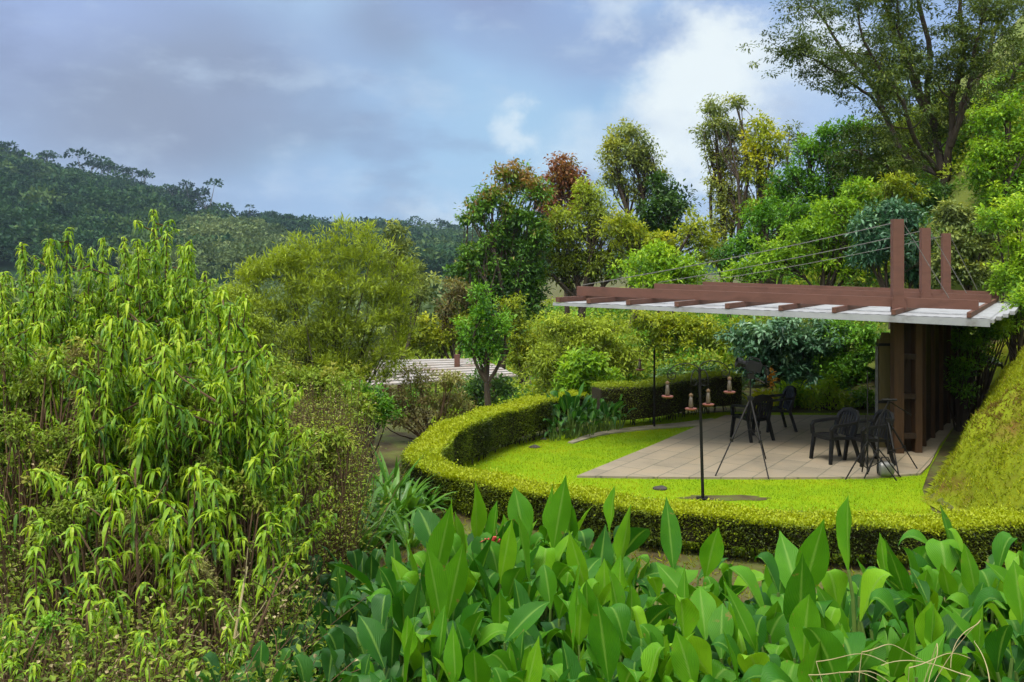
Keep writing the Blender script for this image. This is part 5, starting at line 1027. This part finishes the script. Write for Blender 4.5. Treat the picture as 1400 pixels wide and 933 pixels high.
# strap leaved plants below the hedge curve
STR = [.7, .95, 1, .95, .8, .55, .25, .03]
pr = []
for v in range(3):
    rng = RNG(450 + v); n = 30; t = thing('strap_leaf_plant', (0, 0, 0), 'strap leaved plant in the arching clumps below the left curve of the hedge', 'plant', 'strap leaved plants below the hedge curve')
    a = rng.uniform(0, 6.28, n); D = np.stack([np.cos(a) * .6, np.sin(a) * .6, rng.uniform(.5, 1.5, n)], 1); L = rng.uniform(.5, .85, n)
    obj('leaves', strips(np.stack([np.cos(a) * .05, np.sin(a) * .05, np.full(n, -.03)], 1), D, L, rng.uniform(.035, .06, n), rng.uniform(.2, .7, n), np.clip(rng.normal(.5, .2, n), 0, 1), rng, STR, 3, .3, .15), LM['fleshy'], t, True); pr.append(t)
rng = RNG(455)
for i, (px, py) in enumerate([(455, 690), (490, 685), (525, 672), (470, 660), (505, 655), (540, 650), (550, 625), (520, 635), (485, 640), (450, 660), (540, 605), (430, 690), (560, 690), (500, 700), (470, 710), (440, 640), (420, 660), (555, 650), (575, 640), (510, 615), (530, 655), (425, 700)]):
    d = 10.4 + (710 - py) * .026; x = (px - 700) * d / F; p = pr[i % 3]; z = float(G(x, d)); s = rng.uniform(1.1, 1.6)
    if i < 3: p.location = (x, d, z); p.scale = (s,) * 3
    else: dup(p, (x, d, z), rng.uniform(0, 6.28), s)
# red flower in the middle clump, orange flower behind the patio, dry curled stalks
c = W(672, 745, 6.5); t = thing('flower_spike', (c[0], c[1], float(G(c[0], c[1]))), 'small red flower glowing deep among the middle clump of ginger leaves', 'flower')
obj('stalk', tubes(curve(np.array([c[0], c[1], float(G(c[0], c[1]))]), c, (0, 0, 0), 5), np.full((1, 5), .008), 6), M['greenstem'], t)
rng = RNG(460); n = 26; a = rng.uniform(0, 6.28, n); obj('petals', strips(c + rng.normal(0, .02, (n, 3)), np.stack([np.cos(a), np.sin(a), rng.uniform(0, 1.2, n)], 1), .09, .03, .3, .5, rng, [.3, 1, .8, .1]), M['redflower'], t)
c = W(1055, 520, 21.3); fz = float(G(c[0], c[1])); t = thing('flowering_plant', (c[0], c[1], fz), 'tall yellow leaved plant with an orange flower head behind the tripod', 'plant')
n = 60; a = rng.uniform(0, 6.28, n); fb_ = np.stack([c[0] + rng.normal(0, .22, n), c[1] + rng.normal(0, .15, n), fz + rng.uniform(0, .3, n)], 1)
obj('leaves', strips(fb_, np.stack([np.cos(a) * .5, np.sin(a) * .5, rng.uniform(.6, 1.5, n)], 1), rng.uniform(.4, .7, n), .09, .4, rng.uniform(.5, 1, n), rng, GPROF[::1], 3, .3), LM['yellow'], t)
obj('stem', tubes(curve(np.array([c[0], c[1], fz]), c + [0, 0, .1], (.02, 0, 0), 5), np.full((1, 5), .012), 6), M['greenstem'], t)
n = 40; a = rng.uniform(0, 6.28, n); obj('petals', strips(c + rng.normal(0, 1, (n, 3)) * [.04, .04, .16], np.stack([np.cos(a), np.sin(a), rng.uniform(.2, 1.2, n)], 1), .17, .06, .3, .5, rng, [.3, 1, .8, .1]), M['flower'], t)
P = []
rng = RNG(470)
for (px, py) in [(1180, 905), (1230, 890), (1300, 905), (1210, 930), (1320, 880), (1260, 915), (1345, 895), (1280, 925), (1170, 930)]:
    c = W(px, py, 3.55); dr_ = nrm(rng.normal(0, 1, 3) * [1, .4, .3]); th = np.linspace(0, rng.uniform(2.5, 5), 14); r = np.linspace(.01, .07, 14)
    P.append(c + dr_ * np.linspace(-.18, .12, 14)[:, None] + np.stack([np.cos(th) * r * .5, np.sin(th) * r * .4, np.sin(th) * r * .55], 1))
t0_ = np.array([W(1255, 915, 3.6)[0], 3.6, float(G(W(1255, 915, 3.6)[0], 3.6))])
P += [curve(t0_ + rng.normal(0, .05, 3) * [1, 1, 0], q[0], rng.normal(0, .08, 3), 14)[0] for q in P[:9]]
tag(obj('dry_stalks', tubes(np.array(P), np.tile(np.linspace(.0022, .0012, 14), (len(P), 1)), 5), M['dry'], org=t0_), 'tangle of pale dry curled stalks at the bottom of the right hand ginger bed', 'dead stalks')
